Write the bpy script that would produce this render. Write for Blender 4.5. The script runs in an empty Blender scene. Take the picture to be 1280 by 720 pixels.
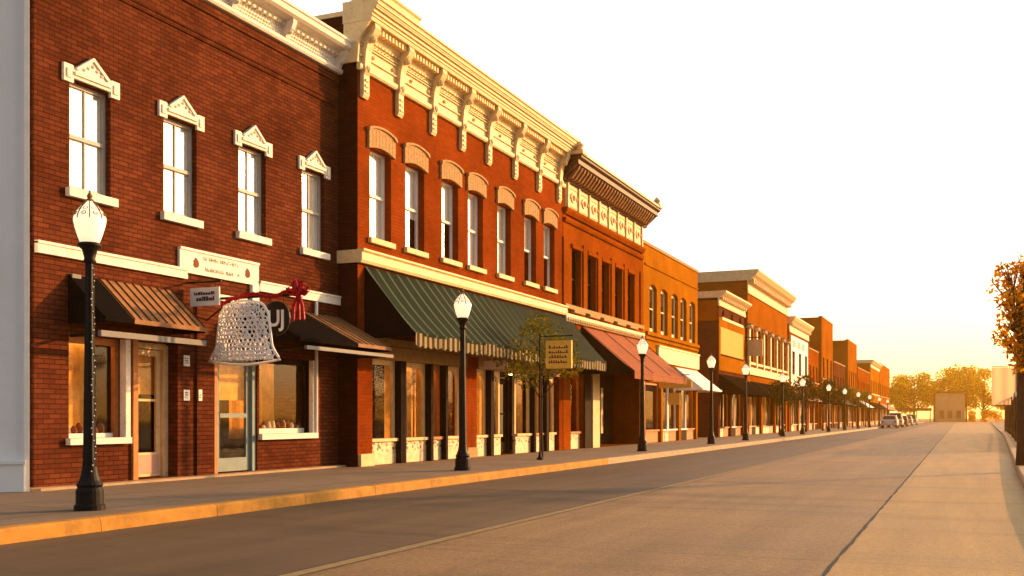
import bpy, math, random
from math import sin, cos, tan, radians, atan, pi, sqrt
from mathutils import Vector, Matrix
random.seed(11)
scene = bpy.context.scene
COL = scene.collection
FPX = 1300.0
TH = atan(560 / FPX)
EYE = 1.22
WALK = 0.15

def FS(px, D):                       # distance along the street of a facade point at lateral distance D
    return D / tan(TH - atan((px - 640) / FPX))
def FZ(px, py, D):                   # height of that point
    ph = atan((px - 640) / FPX)
    return EYE + (522 - py) * (D / sin(TH - ph) * cos(ph)) / FPX

# ------------------------------------------------------------------ mesh builder
ORIGIN = {}
class MB:
    def __init__(s): s.v = []; s.f = []
    def add(s, vs, fs):
        n = len(s.v); s.v += [tuple(p) for p in vs]; s.f += [tuple(i + n for i in f) for f in fs]; return s
    def box(s, x0, x1, y0, y1, z0, z1):
        return s.add([(x0,y0,z0),(x1,y0,z0),(x1,y1,z0),(x0,y1,z0),(x0,y0,z1),(x1,y0,z1),(x1,y1,z1),(x0,y1,z1)],
                     [(3,2,1,0),(4,5,6,7),(0,1,5,4),(1,2,6,5),(2,3,7,6),(3,0,4,7)])
    def quad(s, a, b, c, d): return s.add([a,b,c,d], [(0,1,2,3)])
    def prism(s, pts, off):          # polygon (3d points) pushed by the vector off
        n = len(pts); o = Vector(off)
        vs = [Vector(p) for p in pts] + [Vector(p) + o for p in pts]
        return s.add(vs, [tuple(range(n-1,-1,-1)), tuple(range(n, 2*n))] + [(i,(i+1)%n,n+(i+1)%n,n+i) for i in range(n)])
    def yprof(s, prof, y0, y1):      # profile of (x,z) run along the street
        return s.prism([(x,y0,z) for x,z in prof], (0,y1-y0,0))
    def xprof(s, prof, x0, x1):      # profile of (y,z) pushed out of the wall
        return s.prism([(x0,y,z) for y,z in prof], (x1-x0,0,0))
    def tube(s, pts, r, n=8, cap=True):
        pts = [Vector(p) for p in pts]; m = len(pts)
        rs = r if isinstance(r, (list,tuple)) else [r]*m
        vs = []; up = None
        for i,p in enumerate(pts):
            t = (pts[min(i+1,m-1)] - pts[max(i-1,0)])
            t = t.normalized() if t.length > 1e-9 else Vector((0,0,1))
            if up is None: up = Vector((1,0,0)) if abs(t.x) < .9 else Vector((0,1,0))
            a = t.cross(up)
            if a.length < 1e-6: a = t.orthogonal()
            a.normalize(); b = t.cross(a); up = -b if False else a.cross(t)
            for k in range(n):
                q = 2*pi*k/n; vs.append(p + (a*cos(q) + b*sin(q))*rs[i])
        fs = [(i*n+k, i*n+(k+1)%n, (i+1)*n+(k+1)%n, (i+1)*n+k) for i in range(m-1) for k in range(n)]
        if cap: fs += [tuple(range(n-1,-1,-1)), tuple(range((m-1)*n, m*n))]
        return s.add(vs, fs)
    def ring(s, c, R, r, u, w, n=12, m=5):   # torus in the plane of u,w
        c = Vector(c); u = Vector(u).normalized(); w = Vector(w).normalized(); nn = u.cross(w)
        vs = []
        for i in range(n):
            q = 2*pi*i/n; d = u*cos(q) + w*sin(q)
            for k in range(m):
                e = 2*pi*k/m; vs.append(c + d*(R + r*cos(e)) + nn*r*sin(e))
        return s.add(vs, [(i*m+k, ((i+1)%n)*m+k, ((i+1)%n)*m+(k+1)%m, i*m+(k+1)%m) for i in range(n) for k in range(m)])
    def lathe(s, prof, c=(0,0,0), n=16):
        vs = []
        for r,z in prof:
            for k in range(n):
                q = 2*pi*k/n; vs.append((c[0]+r*cos(q), c[1]+r*sin(q), c[2]+z))
        m = len(prof)
        fs = [(i*n+k, i*n+(k+1)%n, (i+1)*n+(k+1)%n, (i+1)*n+k) for i in range(m-1) for k in range(n)]
        fs += [tuple(range(n-1,-1,-1)), tuple(range((m-1)*n, m*n))]
        return s.add(vs, fs)
    def ball(s, c, r, n=8, sz=1.0):
        return s.lathe([(max(r*sin(pi*i/n),1e-4), -r*sz*cos(pi*i/n)) for i in range(n+1)], c, n+2)
    def mesh(s, name, mat, off=(0,0,0), smooth=False):
        me = bpy.data.meshes.new(name)
        o = Vector(off)
        me.from_pydata([Vector(p) - o for p in s.v], [], s.f)
        if smooth: me.polygons.foreach_set('use_smooth', [True]*len(me.polygons))
        for m in (mat if isinstance(mat,(list,tuple)) else [mat]): me.materials.append(m)
        me.update()
        return me
    def build(s, name, mat, parent=None, smooth=False, origin=None):
        base = ORIGIN.get(parent.name, Vector()) if parent else Vector()
        og = Vector(origin) if origin is not None else base
        ob = bpy.data.objects.new(name, s.mesh(name, mat, og, smooth))
        COL.objects.link(ob)
        if parent: ob.parent = parent
        ob.location = og - base
        ORIGIN[ob.name] = og
        return ob

def tag(o, label=None, cat=None, group=None, kind=None):
    if label: o['label'] = label
    if cat: o['category'] = cat
    if group: o['group'] = group
    if kind: o['kind'] = kind
    return o
def thing(name, loc, label, cat, group=None):
    o = bpy.data.objects.new(name, None); COL.objects.link(o); o.location = loc
    o.empty_display_size = .2
    ORIGIN[o.name] = Vector(loc)
    return tag(o, label, cat, group)
def dup(root, loc, label, rz=None):
    def rec(o, par):
        c = o.copy(); COL.objects.link(c)
        if par: c.parent = par
        for ch in list(o.children): rec(ch, c)
        return c
    r = rec(root, None); r.location = loc
    if rz is not None: r.rotation_euler = (0,0,rz)
    r['label'] = label
    return r

# ------------------------------------------------------------------ materials
def newmat(name):
    m = bpy.data.materials.new(name); m.use_nodes = True
    nt = m.node_tree
    return m, nt, nt.nodes['Principled BSDF']
def N(nt, t, **kw):
    n = nt.nodes.new(t)
    for k,v in kw.items():
        if k in n.inputs: n.inputs[k].default_value = v
        else: setattr(n, k, v)
    return n
def L(nt, a, b): nt.links.new(a, b)
def c4(c): return (c[0], c[1], c[2], 1)
def math_(nt, op, a, b=None, clamp=False):
    n = nt.nodes.new('ShaderNodeMath'); n.operation = op; n.use_clamp = clamp
    for i,x in enumerate((a,b)):
        if x is None: continue
        if isinstance(x,(int,float)): n.inputs[i].default_value = x
        else: L(nt, x, n.inputs[i])
    return n.outputs[0]
def mixc(nt, fac, a, b, mode='MIX'):
    n = nt.nodes.new('ShaderNodeMix'); n.data_type = 'RGBA'; n.blend_type = mode
    if isinstance(fac,(int,float)): n.inputs[0].default_value = fac
    else: L(nt, fac, n.inputs[0])
    for i,x in ((6,a),(7,b)):
        if isinstance(x,(tuple,list)): n.inputs[i].default_value = c4(x)
        else: L(nt, x, n.inputs[i])
    return n.outputs[2]
def ramp(nt, fac, stops):
    n = nt.nodes.new('ShaderNodeValToRGB'); e = n.color_ramp.elements
    while len(e) < len(stops): e.new(.5)
    for i,(p,c) in enumerate(stops):
        e[i].position = p; e[i].color = c4(c) if not isinstance(c,(int,float)) else (c,c,c,1)
    L(nt, fac, n.inputs[0]); return n.outputs[0]
def noise(nt, vec, scale, detail=4, rough=.6):
    n = N(nt, 'ShaderNodeTexNoise', Scale=scale, Detail=detail, Roughness=rough)
    L(nt, vec, n.inputs['Vector']); return n.outputs['Fac']
def bump(nt, bs, h, strength=.4, dist=.01):
    b = N(nt, 'ShaderNodeBump', Strength=strength, Distance=dist)
    L(nt, h, b.inputs['Height']); L(nt, b.outputs[0], bs.inputs['Normal'])
def pos(nt): return N(nt, 'ShaderNodeNewGeometry').outputs['Position']

def paint(name, c, rough=.6, var=.18, scale=6, metallic=0, dirt=None, b=.15, spec=.12):
    m, nt, bs = newmat(name)
    p = pos(nt)
    f = noise(nt, p, scale, 6, .65)
    lo = tuple(x*(1-var) for x in c); hi = tuple(min(1,x*(1+var)) for x in c)
    col = ramp(nt, f, [(.3,lo),(.7,hi)])
    if dirt:
        f2 = noise(nt, p, scale*3.1, 8, .75)
        col = mixc(nt, ramp(nt, f2, [(.56,0.0),(.68,.75)]), col, dirt)
    L(nt, col, bs.inputs['Base Color'])
    bs.inputs['Roughness'].default_value = rough; bs.inputs['Metallic'].default_value = metallic
    bs.inputs['Specular IOR Level'].default_value = spec
    if b: bump(nt, bs, noise(nt, p, scale*8, 4), b, .006)
    return m

def brickmat(name, c1, c2, mortar, bumpd=.012, var=.35, soot=(.05,.02,.012)):
    m, nt, bs = newmat(name)
    p = pos(nt)
    s = N(nt, 'ShaderNodeSeparateXYZ'); L(nt, p, s.inputs[0])
    u = math_(nt, 'ADD', s.outputs[0], s.outputs[1])
    cb = N(nt, 'ShaderNodeCombineXYZ'); L(nt, u, cb.inputs[0]); L(nt, s.outputs[2], cb.inputs[1])
    bt = N(nt, 'ShaderNodeTexBrick', offset=.5)
    for k,v in (('Scale',1.0),('Mortar Size',.0075),('Mortar Smooth',.25),('Bias',0.0),('Brick Width',.215),('Row Height',.075)):
        bt.inputs[k].default_value = v
    bt.inputs['Color1'].default_value = c4(c1); bt.inputs['Color2'].default_value = c4(c2); bt.inputs['Mortar'].default_value = c4(mortar)
    L(nt, cb.outputs[0], bt.inputs['Vector'])
    f = noise(nt, p, .55, 5, .62)
    col = mixc(nt, 1.0, bt.outputs['Color'], ramp(nt, f, [(.28,1-var),(.72,1+var*.25)]), 'MULTIPLY')
    f2 = noise(nt, p, 2.3, 8, .7)
    col = mixc(nt, ramp(nt, f2, [(.55,0.0),(.8,.55)]), col, soot)
    # rain streaks run down the wall
    mp = N(nt, 'ShaderNodeMapping'); mp.inputs['Scale'].default_value = (2.2,2.2,.16); L(nt, p, mp.inputs[0])
    f3 = noise(nt, mp.outputs[0], 1.6, 4, .6)
    col = mixc(nt, ramp(nt, f3, [(.58,0.0),(.78,.4)]), col, soot)
    L(nt, col, bs.inputs['Base Color'])
    bs.inputs['Roughness'].default_value = .88; bs.inputs['Specular IOR Level'].default_value = 0.0
    h = math_(nt, 'ADD', math_(nt, 'MULTIPLY', bt.outputs['Fac'], -1.0), math_(nt, 'MULTIPLY', noise(nt, p, 40, 3), .5))
    bump(nt, bs, h, .8, bumpd)
    return m

def glassmat(name, tint=(.9,.9,.88), ior=1.5, wob=.25, gain=1.0):
    m, nt, bs = newmat(name); nt.nodes.remove(bs)
    out = nt.nodes['Material Output']
    tr = N(nt, 'ShaderNodeBsdfTransparent'); tr.inputs[0].default_value = c4(tint)
    gl = N(nt, 'ShaderNodeBsdfGlossy', Roughness=.03); gl.inputs[0].default_value = (1,1,1,1)
    bp = N(nt, 'ShaderNodeBump', Strength=wob, Distance=.02)
    L(nt, noise(nt, pos(nt), 1.7, 2), bp.inputs['Height']); L(nt, bp.outputs[0], gl.inputs['Normal'])
    g = N(nt, 'ShaderNodeNewGeometry'); dp = N(nt, 'ShaderNodeVectorMath', operation='DOT_PRODUCT')
    L(nt, g.outputs['Incoming'], dp.inputs[0]); L(nt, g.outputs['Normal'], dp.inputs[1])
    c = math_(nt, 'SUBTRACT', 1.0, math_(nt, 'ABSOLUTE', dp.outputs['Value']), True)
    fac = math_(nt, 'MULTIPLY', math_(nt, 'ADD', math_(nt, 'MULTIPLY', math_(nt, 'POWER', c, 5.0), .95), .05), gain, True)
    mx = N(nt, 'ShaderNodeMixShader'); L(nt, fac, mx.inputs[0]); L(nt, tr.outputs[0], mx.inputs[1]); L(nt, gl.outputs[0], mx.inputs[2])
    L(nt, mx.outputs[0], out.inputs[0])
    return m

def leafmat(name, stops, trans=.45):
    m, nt, bs = newmat(name); nt.nodes.remove(bs)
    g = N(nt, 'ShaderNodeNewGeometry')
    col = ramp(nt, g.outputs['Random Per Island'], stops)
    d = N(nt, 'ShaderNodeBsdfDiffuse'); t = N(nt, 'ShaderNodeBsdfTranslucent')
    L(nt, col, d.inputs[0]); L(nt, mixc(nt, 1.0, col, (1.0,.85,.5), 'MULTIPLY'), t.inputs[0])
    mx = N(nt, 'ShaderNodeMixShader'); mx.inputs[0].default_value = trans
    L(nt, d.outputs[0], mx.inputs[1]); L(nt, t.outputs[0], mx.inputs[2]); L(nt, mx.outputs[0], nt.nodes['Material Output'].inputs[0])
    return m

def emitmat(name, c, s, base=(.9,.87,.8)):
    m, nt, bs = newmat(name)
    bs.inputs['Base Color'].default_value = c4(base); bs.inputs['Roughness'].default_value = .35
    bs.inputs['Emission Color'].default_value = c4(c); bs.inputs['Emission Strength'].default_value = s
    return m

M = {}
M['brick_red']   = brickmat('dark_red_brick', (.160,.045,.020), (.100,.027,.013), (.046,.020,.012), .012, .5)
M['brick_org']   = brickmat('orange_red_brick', (.255,.050,.008), (.215,.040,.006), (.19,.044,.010), .007)
M['brick_rust']  = brickmat('rust_brick', (.31,.072,.006), (.27,.058,.005), (.24,.06,.008), .007, soot=(.12,.035,.014))
M['brick_ochre'] = brickmat('ochre_brick', (.42,.155,.008), (.38,.132,.007), (.34,.12,.012), .007, soot=(.17,.065,.02))
M['brick_far']   = brickmat('tan_orange_brick', (.38,.115,.009), (.33,.092,.007), (.3,.09,.012), .007, soot=(.16,.06,.025))
M['brick_side']  = brickmat('shade_darkened_side_brick', (.07,.016,.008), (.045,.011,.006), (.03,.012,.008))  # shade of the side wall is put into this darker brick colour
M['brick_brown'] = brickmat('brown_brick', (.15,.045,.022), (.11,.03,.015), (.09,.035,.02), .008)
M['white']  = paint('old_white_paint', (.74,.70,.62), .6, .10, 5, dirt=(.33,.29,.24))
M['white_clean'] = paint('white_paint', (.78,.75,.69), .5, .07, 4)
M['cream']  = paint('cream_painted_metal', (.72,.56,.30), .55, .12, 4, dirt=(.40,.25,.10))
M['cream_trim']  = paint('cream_trim', (.68,.50,.26), .6, .14, 5, dirt=(.38,.23,.1))
M['stone']  = paint('pink_stone', (.40,.255,.12), .9, .35, 17, dirt=(.17,.085,.035), b=.6, spec=.05)
M['grey_wall'] = paint('grey_painted_panel', (.66,.69,.72), .6, .05, 1.1)
M['sash_grey'] = paint('grey_sash_paint', (.42,.40,.36), .5, .08, 6)
M['black']  = paint('black_iron', (.008,.0075,.0075), .5, .2, 9)
M['dark']   = paint('dark_brown_wood', (.016,.009,.006), .7, .25, 8, spec=.03)
M['dark_cornice'] = paint('dark_brown_metal', (.075,.035,.02), .55, .2, 8)
M['black_cloth'] = paint('black_canvas', (.008,.007,.007), 1.0, .2, 6, spec=0)
M['tin']    = paint('rusty_tan_metal', (.24,.12,.05), .7, .3, 4, dirt=(.15,.06,.025))
M['copper'] = paint('copper_metal', (.27,.088,.04), .8, .18, 3, dirt=(.20,.065,.03), spec=.05)
M['wood_org'] = paint('orange_wood', (.45,.17,.05), .55, .2, 9)
M['wood_tan'] = paint('tan_wood_beam', (.34,.21,.09), .7, .2, 7)
M['glow_strip'] = emitmat('added_warm_glow', (1.0,.62,.24), 5.0)  # for emissive strips added to turn the shop windows golden
M['teal']   = paint('pale_grey_green_paint', (.19,.25,.24), .5, .12, 4)
M['pinkpanel'] = paint('pink_panel', (.50,.29,.22), .6, .1, 8)
M['bar']    = paint('pale_grey_bar', (.15,.15,.15), .5, .1, 6)
M['tan']    = paint('tan_curtain', (.70,.40,.12), .8, .25, 5)
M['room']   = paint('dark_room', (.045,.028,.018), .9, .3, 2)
M['blind']  = paint('white_blind', (.86,.83,.76), .8, .06, 2.5)
M['red']    = paint('red_tinsel', (.42,.012,.02), .45, .3, 20)
M['roofing']= paint('tar_roof', (.06,.055,.05), .9, .2, 2)
M['yellow_sign'] = paint('yellow_sign', (.85,.52,.09), .6, .15, 8)
M['ink']    = paint('dark_ink', (.05,.04,.045), .7, .2, 20)
M['redmark']= paint('red_brown_mark', (.15,.04,.02), .7, .2, 20)
M['wire']   = paint('white_wire', (.86,.85,.83), .5, .05, 12)
M['glass']  = glassmat('window_glass', (.92,.92,.9), 1.5, .12, 3.2)
M['shopglass'] = glassmat('shop_glass', (.92,.84,.68), 1.5, .10, .4)
M['darkglass'] = glassmat('dim_glass', (.30,.27,.24), 1.5, .3, 1.2)
M['bark']   = paint('bark', (.055,.035,.022), .9, .3, 12, b=.6)
M['globe']  = emitmat('lit_globe', (1.0,.78,.46), .55, (.8,.74,.6))
M['bulb']   = emitmat('fairy_bulb', (1.0,.86,.65), .1)

def lacemat():
    m, nt, bs = newmat('cream_lace_panel')
    p = pos(nt)
    v = N(nt, 'ShaderNodeTexVoronoi', Scale=9.0, Randomness=.85); L(nt, p, v.inputs['Vector'])
    s = N(nt, 'ShaderNodeSeparateXYZ'); L(nt, p, s.inputs[0])
    spot = math_(nt, 'LESS_THAN', v.outputs['Distance'], .36)
    up = ramp(nt, s.outputs[2], [(.36,.15),(.50,1.0)])
    col = mixc(nt, math_(nt, 'MULTIPLY', spot, up), ramp(nt, noise(nt, p, 7), [(.3,(.60,.42,.22)),(.7,(.78,.60,.36))]), (.10,.05,.03))
    L(nt, col, bs.inputs['Base Color']); bs.inputs['Roughness'].default_value = .65
    return m
M['lace'] = lacemat()

def stripemat(name, base, pale, period, duty, y_end, soft=.04):
    m, nt, bs = newmat(name)
    p = pos(nt); s = N(nt, 'ShaderNodeSeparateXYZ'); L(nt, p, s.inputs[0])
    fr = math_(nt, 'FRACT', math_(nt, 'DIVIDE', s.outputs[1], period))
    st = ramp(nt, fr, [(0.0,1.0),(max(duty-soft,.01),1.0),(duty,0.0),(1-soft,0.0)])
    if y_end:
        fade = math_(nt, 'SUBTRACT', 1.0, math_(nt, 'DIVIDE', math_(nt, 'SUBTRACT', s.outputs[1], y_end-3.0), 4.0, True), True)
        st = math_(nt, 'MULTIPLY', st, fade)
    b2 = ramp(nt, noise(nt, p, 1.6, 5), [(.3,tuple(x*.75 for x in base)),(.7,tuple(x*1.25 for x in base))])
    col = mixc(nt, st, b2, pale)
    L(nt, col, bs.inputs['Base Color']); bs.inputs['Roughness'].default_value = .9; bs.inputs['Specular IOR Level'].default_value = .08
    bump(nt, bs, noise(nt, p, 2.2, 3), .35, .04)
    return m
M['green_stripe'] = stripemat('green_striped_canvas', (.003,.0135,.0068), (.055,.085,.064), .46, .20, 27.6)
M['valance_stripe'] = stripemat('striped_valance', (.03,.03,.018), (.27,.20,.105), .24, .50, None)

def asphalt(name, lo, hi, rough, grain, crack=.0, bumps=.5, joint=.35):
    m, nt, bs = newmat(name)
    p = pos(nt)
    big = noise(nt, p, .22, 6, .6)
    col = ramp(nt, big, [(.3,lo),(.7,hi)])
    mp = N(nt, 'ShaderNodeMapping'); mp.inputs['Scale'].default_value = (1.6,.10,1); L(nt, p, mp.inputs[0])
    st = noise(nt, mp.outputs[0], 1.3, 5, .6)          # tyre wear along the lane
    col = mixc(nt, 1.0, col, ramp(nt, st, [(.3,.80),(.7,1.10)]), 'MULTIPLY')
    mp2 = N(nt, 'ShaderNodeMapping'); mp2.inputs['Scale'].default_value = (.12,1.1,1); L(nt, p, mp2.inputs[0])
    st2 = noise(nt, mp2.outputs[0], 1.1, 5, .65)         # cross-lane stains and patches
    col = mixc(nt, 1.0, col, ramp(nt, st2, [(.30,.72),(.46,1.0),(.75,1.06)]), 'MULTIPLY')
    g = noise(nt, p, 55, 3, .8)
    col = mixc(nt, 1.0, col, ramp(nt, g, [(.3,1-grain),(.7,1+grain)]), 'MULTIPLY')
    g2 = noise(nt, p, 17, 4, .75)
    col = mixc(nt, 1.0, col, ramp(nt, g2, [(.35,1-grain*.45),(.65,1+grain*.4)]), 'MULTIPLY')
    sp = N(nt, 'ShaderNodeSeparateXYZ'); L(nt, p, sp.inputs[0])
    wob = math_(nt, 'MULTIPLY', noise(nt, p, 1.4, 3), .05)
    jt = math_(nt, 'FRACT', math_(nt, 'DIVIDE', math_(nt, 'ADD', sp.outputs[1], wob), 4.6))      # transverse slab joints
    col = mixc(nt, ramp(nt, jt, [(0.0,joint),(.006,joint),(.010,0.0),(.99,0.0)]), col, tuple(x*.35 for x in lo))
    oil = noise(nt, p, .9, 7, .7)
    col = mixc(nt, ramp(nt, oil, [(.63,0.0),(.76,.55)]), col, tuple(x*.4 for x in lo))
    if crack:
        w = N(nt, 'ShaderNodeTexNoise', Scale=1.2, Detail=4.0); L(nt, p, w.inputs['Vector'])
        vv = N(nt, 'ShaderNodeVectorMath', operation='MULTIPLY_ADD'); L(nt, w.outputs['Color'], vv.inputs[0]); vv.inputs[1].default_value = (1.1,1.1,0); L(nt, p, vv.inputs[2])
        vo = N(nt, 'ShaderNodeTexVoronoi', feature='DISTANCE_TO_EDGE', Scale=.17); L(nt, vv.outputs[0], vo.inputs['Vector'])
        col = mixc(nt, ramp(nt, vo.outputs['Distance'], [(.0,crack),(.0045,0.0)]), col, tuple(x*.3 for x in lo))
    L(nt, col, bs.inputs['Base Color'])
    L(nt, ramp(nt, big, [(.3,rough-.05),(.7,rough+.08)]), bs.inputs['Roughness']); bs.inputs['Specular IOR Level'].default_value = .14
    h = math_(nt, 'ADD', noise(nt, p, 70, 3, .8), math_(nt, 'MULTIPLY', noise(nt, p, 9, 3), .6))
    bump(nt, bs, h, bumps, .012)
    return m
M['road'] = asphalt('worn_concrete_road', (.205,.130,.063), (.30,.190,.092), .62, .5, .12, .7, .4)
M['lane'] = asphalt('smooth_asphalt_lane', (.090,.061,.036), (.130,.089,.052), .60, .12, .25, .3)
M['parklane'] = asphalt('pale_concrete_lane', (.31,.190,.068), (.41,.250,.090), .60, .42, .15, .45)
M['tar'] = paint('tar_joint', (.022,.018,.016), .7, .3, 8)
M['fadedline'] = paint('faded_line', (.23,.165,.085), .8, .2, 9, dirt=(.11,.085,.06))

def pavemat(name, c):
    m, nt, bs = newmat(name)
    p = pos(nt)
    bt = N(nt, 'ShaderNodeTexBrick', offset=0.0)
    for k,v in (('Scale',1.0),('Mortar Size',.014),('Mortar Smooth',.2),('Brick Width',1.55),('Row Height',1.85)): bt.inputs[k].default_value = v
    bt.inputs['Color1'].default_value = c4(c); bt.inputs['Color2'].default_value = c4(tuple(x*.86 for x in c)); bt.inputs['Mortar'].default_value = c4(tuple(x*.16 for x in c))
    L(nt, p, bt.inputs['Vector'])
    col = mixc(nt, 1.0, bt.outputs['Color'], ramp(nt, noise(nt, p, .8, 7, .65), [(.3,.72),(.7,1.12)]), 'MULTIPLY')
    col = mixc(nt, ramp(nt, noise(nt, p, 3.5, 6, .7), [(.6,0.0),(.75,.4)]), col, tuple(x*.45 for x in c))
    L(nt, col, bs.inputs['Base Color']); bs.inputs['Roughness'].default_value = .8
    bump(nt, bs, math_(nt, 'SUBTRACT', math_(nt, 'MULTIPLY', noise(nt, p, 40, 3), .3), bt.outputs['Fac']), .5, .01)
    return m
M['pave'] = pavemat('pavement_concrete', (.170,.119,.077))
M['kerb_yellow'] = paint('worn_yellow_kerb_paint', (.37,.185,.035), .8, .3, 3.3, dirt=(.20,.14,.08), b=.4)
M['kerb_plain'] = paint('concrete_kerb', (.36,.26,.16), .8, .2, 3, dirt=(.22,.15,.09), b=.3)
M['earth'] = paint('dry_ground', (.17,.13,.075), .95, .3, .6)

# ------------------------------------------------------------------ ground, road, pavements
KERBX = -8.45
RK = [(-40,.88),(-5,.86),(8,.86),(15.5,.90),(24,1.10),(45,1.72),(75,2.6),(120,3.5),(200,5.2),(300,7.5)]
def rkx(y):
    for (a,xa),(b,xb) in zip(RK, RK[1:]):
        if a <= y <= b: return xa + (xb-xa)*(y-a)/(b-a)
    return RK[-1][1]
YS = [-40,-5,8,15.5,24,45,75,120,200,300]
def sheet(name, fl, fr, z, mat, ys=YS):
    mb = MB()
    for a,b in zip(ys, ys[1:]): mb.quad((fl(a),a,z),(fr(a),a,z),(fr(b),b,z),(fl(b),b,z))
    return tag(mb.build(name, mat), kind='structure')
tag(MB().quad((-600,-100,-.02),(600,-100,-.02),(600,1100,-.02),(-600,1100,-.02)).build('ground', M['earth']), kind='structure')
k = lambda v: (lambda y: v)
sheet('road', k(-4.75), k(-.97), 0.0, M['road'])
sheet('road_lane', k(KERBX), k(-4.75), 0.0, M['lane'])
sheet('road_parking_lane', k(-.97), rkx, 0.0, M['parklane'])
tag(MB().quad((-60,300,0),(60,300,0),(60,318,0),(-60,318,0)).build('road_crossing_street', M['road']), kind='structure')
random.seed(5)
mb = MB(); y = -2.0
while y < 290:
    st = .35 if y < 30 else 2.0
    xa, xb = -.97 + random.uniform(-.006,.006), 0
    w0 = random.uniform(.008,.021)
    if y > -2: mb.quad((px0-pw,y0,.004),(px0+pw,y0,.004),(xa+w0,y,.004),(xa-w0,y,.004))
    px0, pw, y0 = xa, w0, y; y += st
tag(mb.build('road_tar_joint', M['tar']), kind='structure')
sheet('road_faded_line', k(-4.82), k(-4.68), .004, M['fadedline'])
mb = MB(); mb.quad((-4.68,-2,.004),(-4.668,-2,.004),(-4.665,290,.004),(-4.68,290,.004)); mb.quad((-4.84,-2,.004),(-4.82,-2,.004),(-4.82,290,.004),(-4.83,290,.004))
tag(mb.build('road_line_edges', M['tar']), kind='structure')

def kerb(name, xf, width, y0, y1, mat, seg=1.9):
    mb = MB(); y = y0
    while y < y1:
        e = min(y+seg, y1) - .008
        a0, a1 = xf(y), xf(e)
        s = 1 if width > 0 else -1
        prof = lambda x: [(x,-.01),(x+.012*s,WALK-.03),(x+.04*s,WALK),(x+width,WALK),(x+width,-.01)]
        A = [(p[0],y,p[1]) for p in prof(a0)]; B = [(p[0],e,p[1]) for p in prof(a1)]
        n = 5
        mb.add(A+B, [tuple(range(n)), tuple(range(2*n-1,n-1,-1))] + [(i,n+i,n+(i+1)%n,(i+1)%n) for i in range(n)])
        y += seg
    return tag(mb.build(name, mat), kind='structure')
kerb('kerb_painted_yellow', k(KERBX), -.20, -20, 26.0, M['kerb_yellow'])
kerb('kerb', k(KERBX), -.20, 26.0, 300, M['kerb_plain'], 2.4)
kerb('kerb_opposite', rkx, .20, -20, 300, M['kerb_plain'], 2.4)
sheet('pavement', k(-40), k(KERBX-.20), WALK-.004, M['pave'])
sheet('pavement_opposite', lambda y: rkx(y)+.20, k(30), WALK-.004, M['pave'])
MBs = MB().box(-12.7,-12.30,11.2,19.4,WALK-.01,WALK+.035)
tag(MBs.build('pavement_door_step', M['kerb_plain']), kind='structure')

# ------------------------------------------------------------------ building helpers
def facade(mb, D, y0, y1, z0, z1, ops, rev=.26):
    ys = sorted({y0,y1,*[v for o in ops for v in o[:2]]}); zs = sorted({z0,z1,*[v for o in ops for v in o[2:4]]})
    for a,b in zip(ys, ys[1:]):
        for c,d in zip(zs, zs[1:]):
            my, mz = (a+b)/2, (c+d)/2
            if any(o[0] < my < o[1] and o[2] < mz < o[3] for o in ops): continue
            mb.quad((-D,a,c),(-D,b,c),(-D,b,d),(-D,a,d))
    for o in ops:
        a,b,c,d = o[:4]; r = o[4] if len(o) > 4 else rev
        X, Y = -D, -D-r
        mb.quad((X,a,c),(Y,a,c),(Y,b,c),(X,b,c)); mb.quad((X,a,d),(X,b,d),(Y,b,d),(Y,a,d))
        mb.quad((X,a,c),(X,a,d),(Y,a,d),(Y,a,c)); mb.quad((X,b,c),(Y,b,c),(Y,b,d),(X,b,d))
def shell(mb, D, y0, y1, z1, depth=14):
    mb.quad((-D,y0,0),(-D,y0,z1),(-D-depth,y0,z1),(-D-depth,y0,0))
    mb.quad((-D,y1,0),(-D-depth,y1,0),(-D-depth,y1,z1),(-D,y1,z1))
    mb.quad((-D-depth,y0,0),(-D-depth,y0,z1),(-D-depth,y1,z1),(-D-depth,y1,0))
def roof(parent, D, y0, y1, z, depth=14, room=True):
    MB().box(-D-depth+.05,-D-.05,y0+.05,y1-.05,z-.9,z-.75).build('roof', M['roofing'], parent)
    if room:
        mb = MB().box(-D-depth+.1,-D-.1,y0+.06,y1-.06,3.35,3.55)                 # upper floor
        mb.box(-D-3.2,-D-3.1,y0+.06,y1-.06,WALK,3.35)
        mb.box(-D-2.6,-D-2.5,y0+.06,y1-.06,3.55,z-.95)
        mb.build('interior', M['room'], parent)

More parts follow.
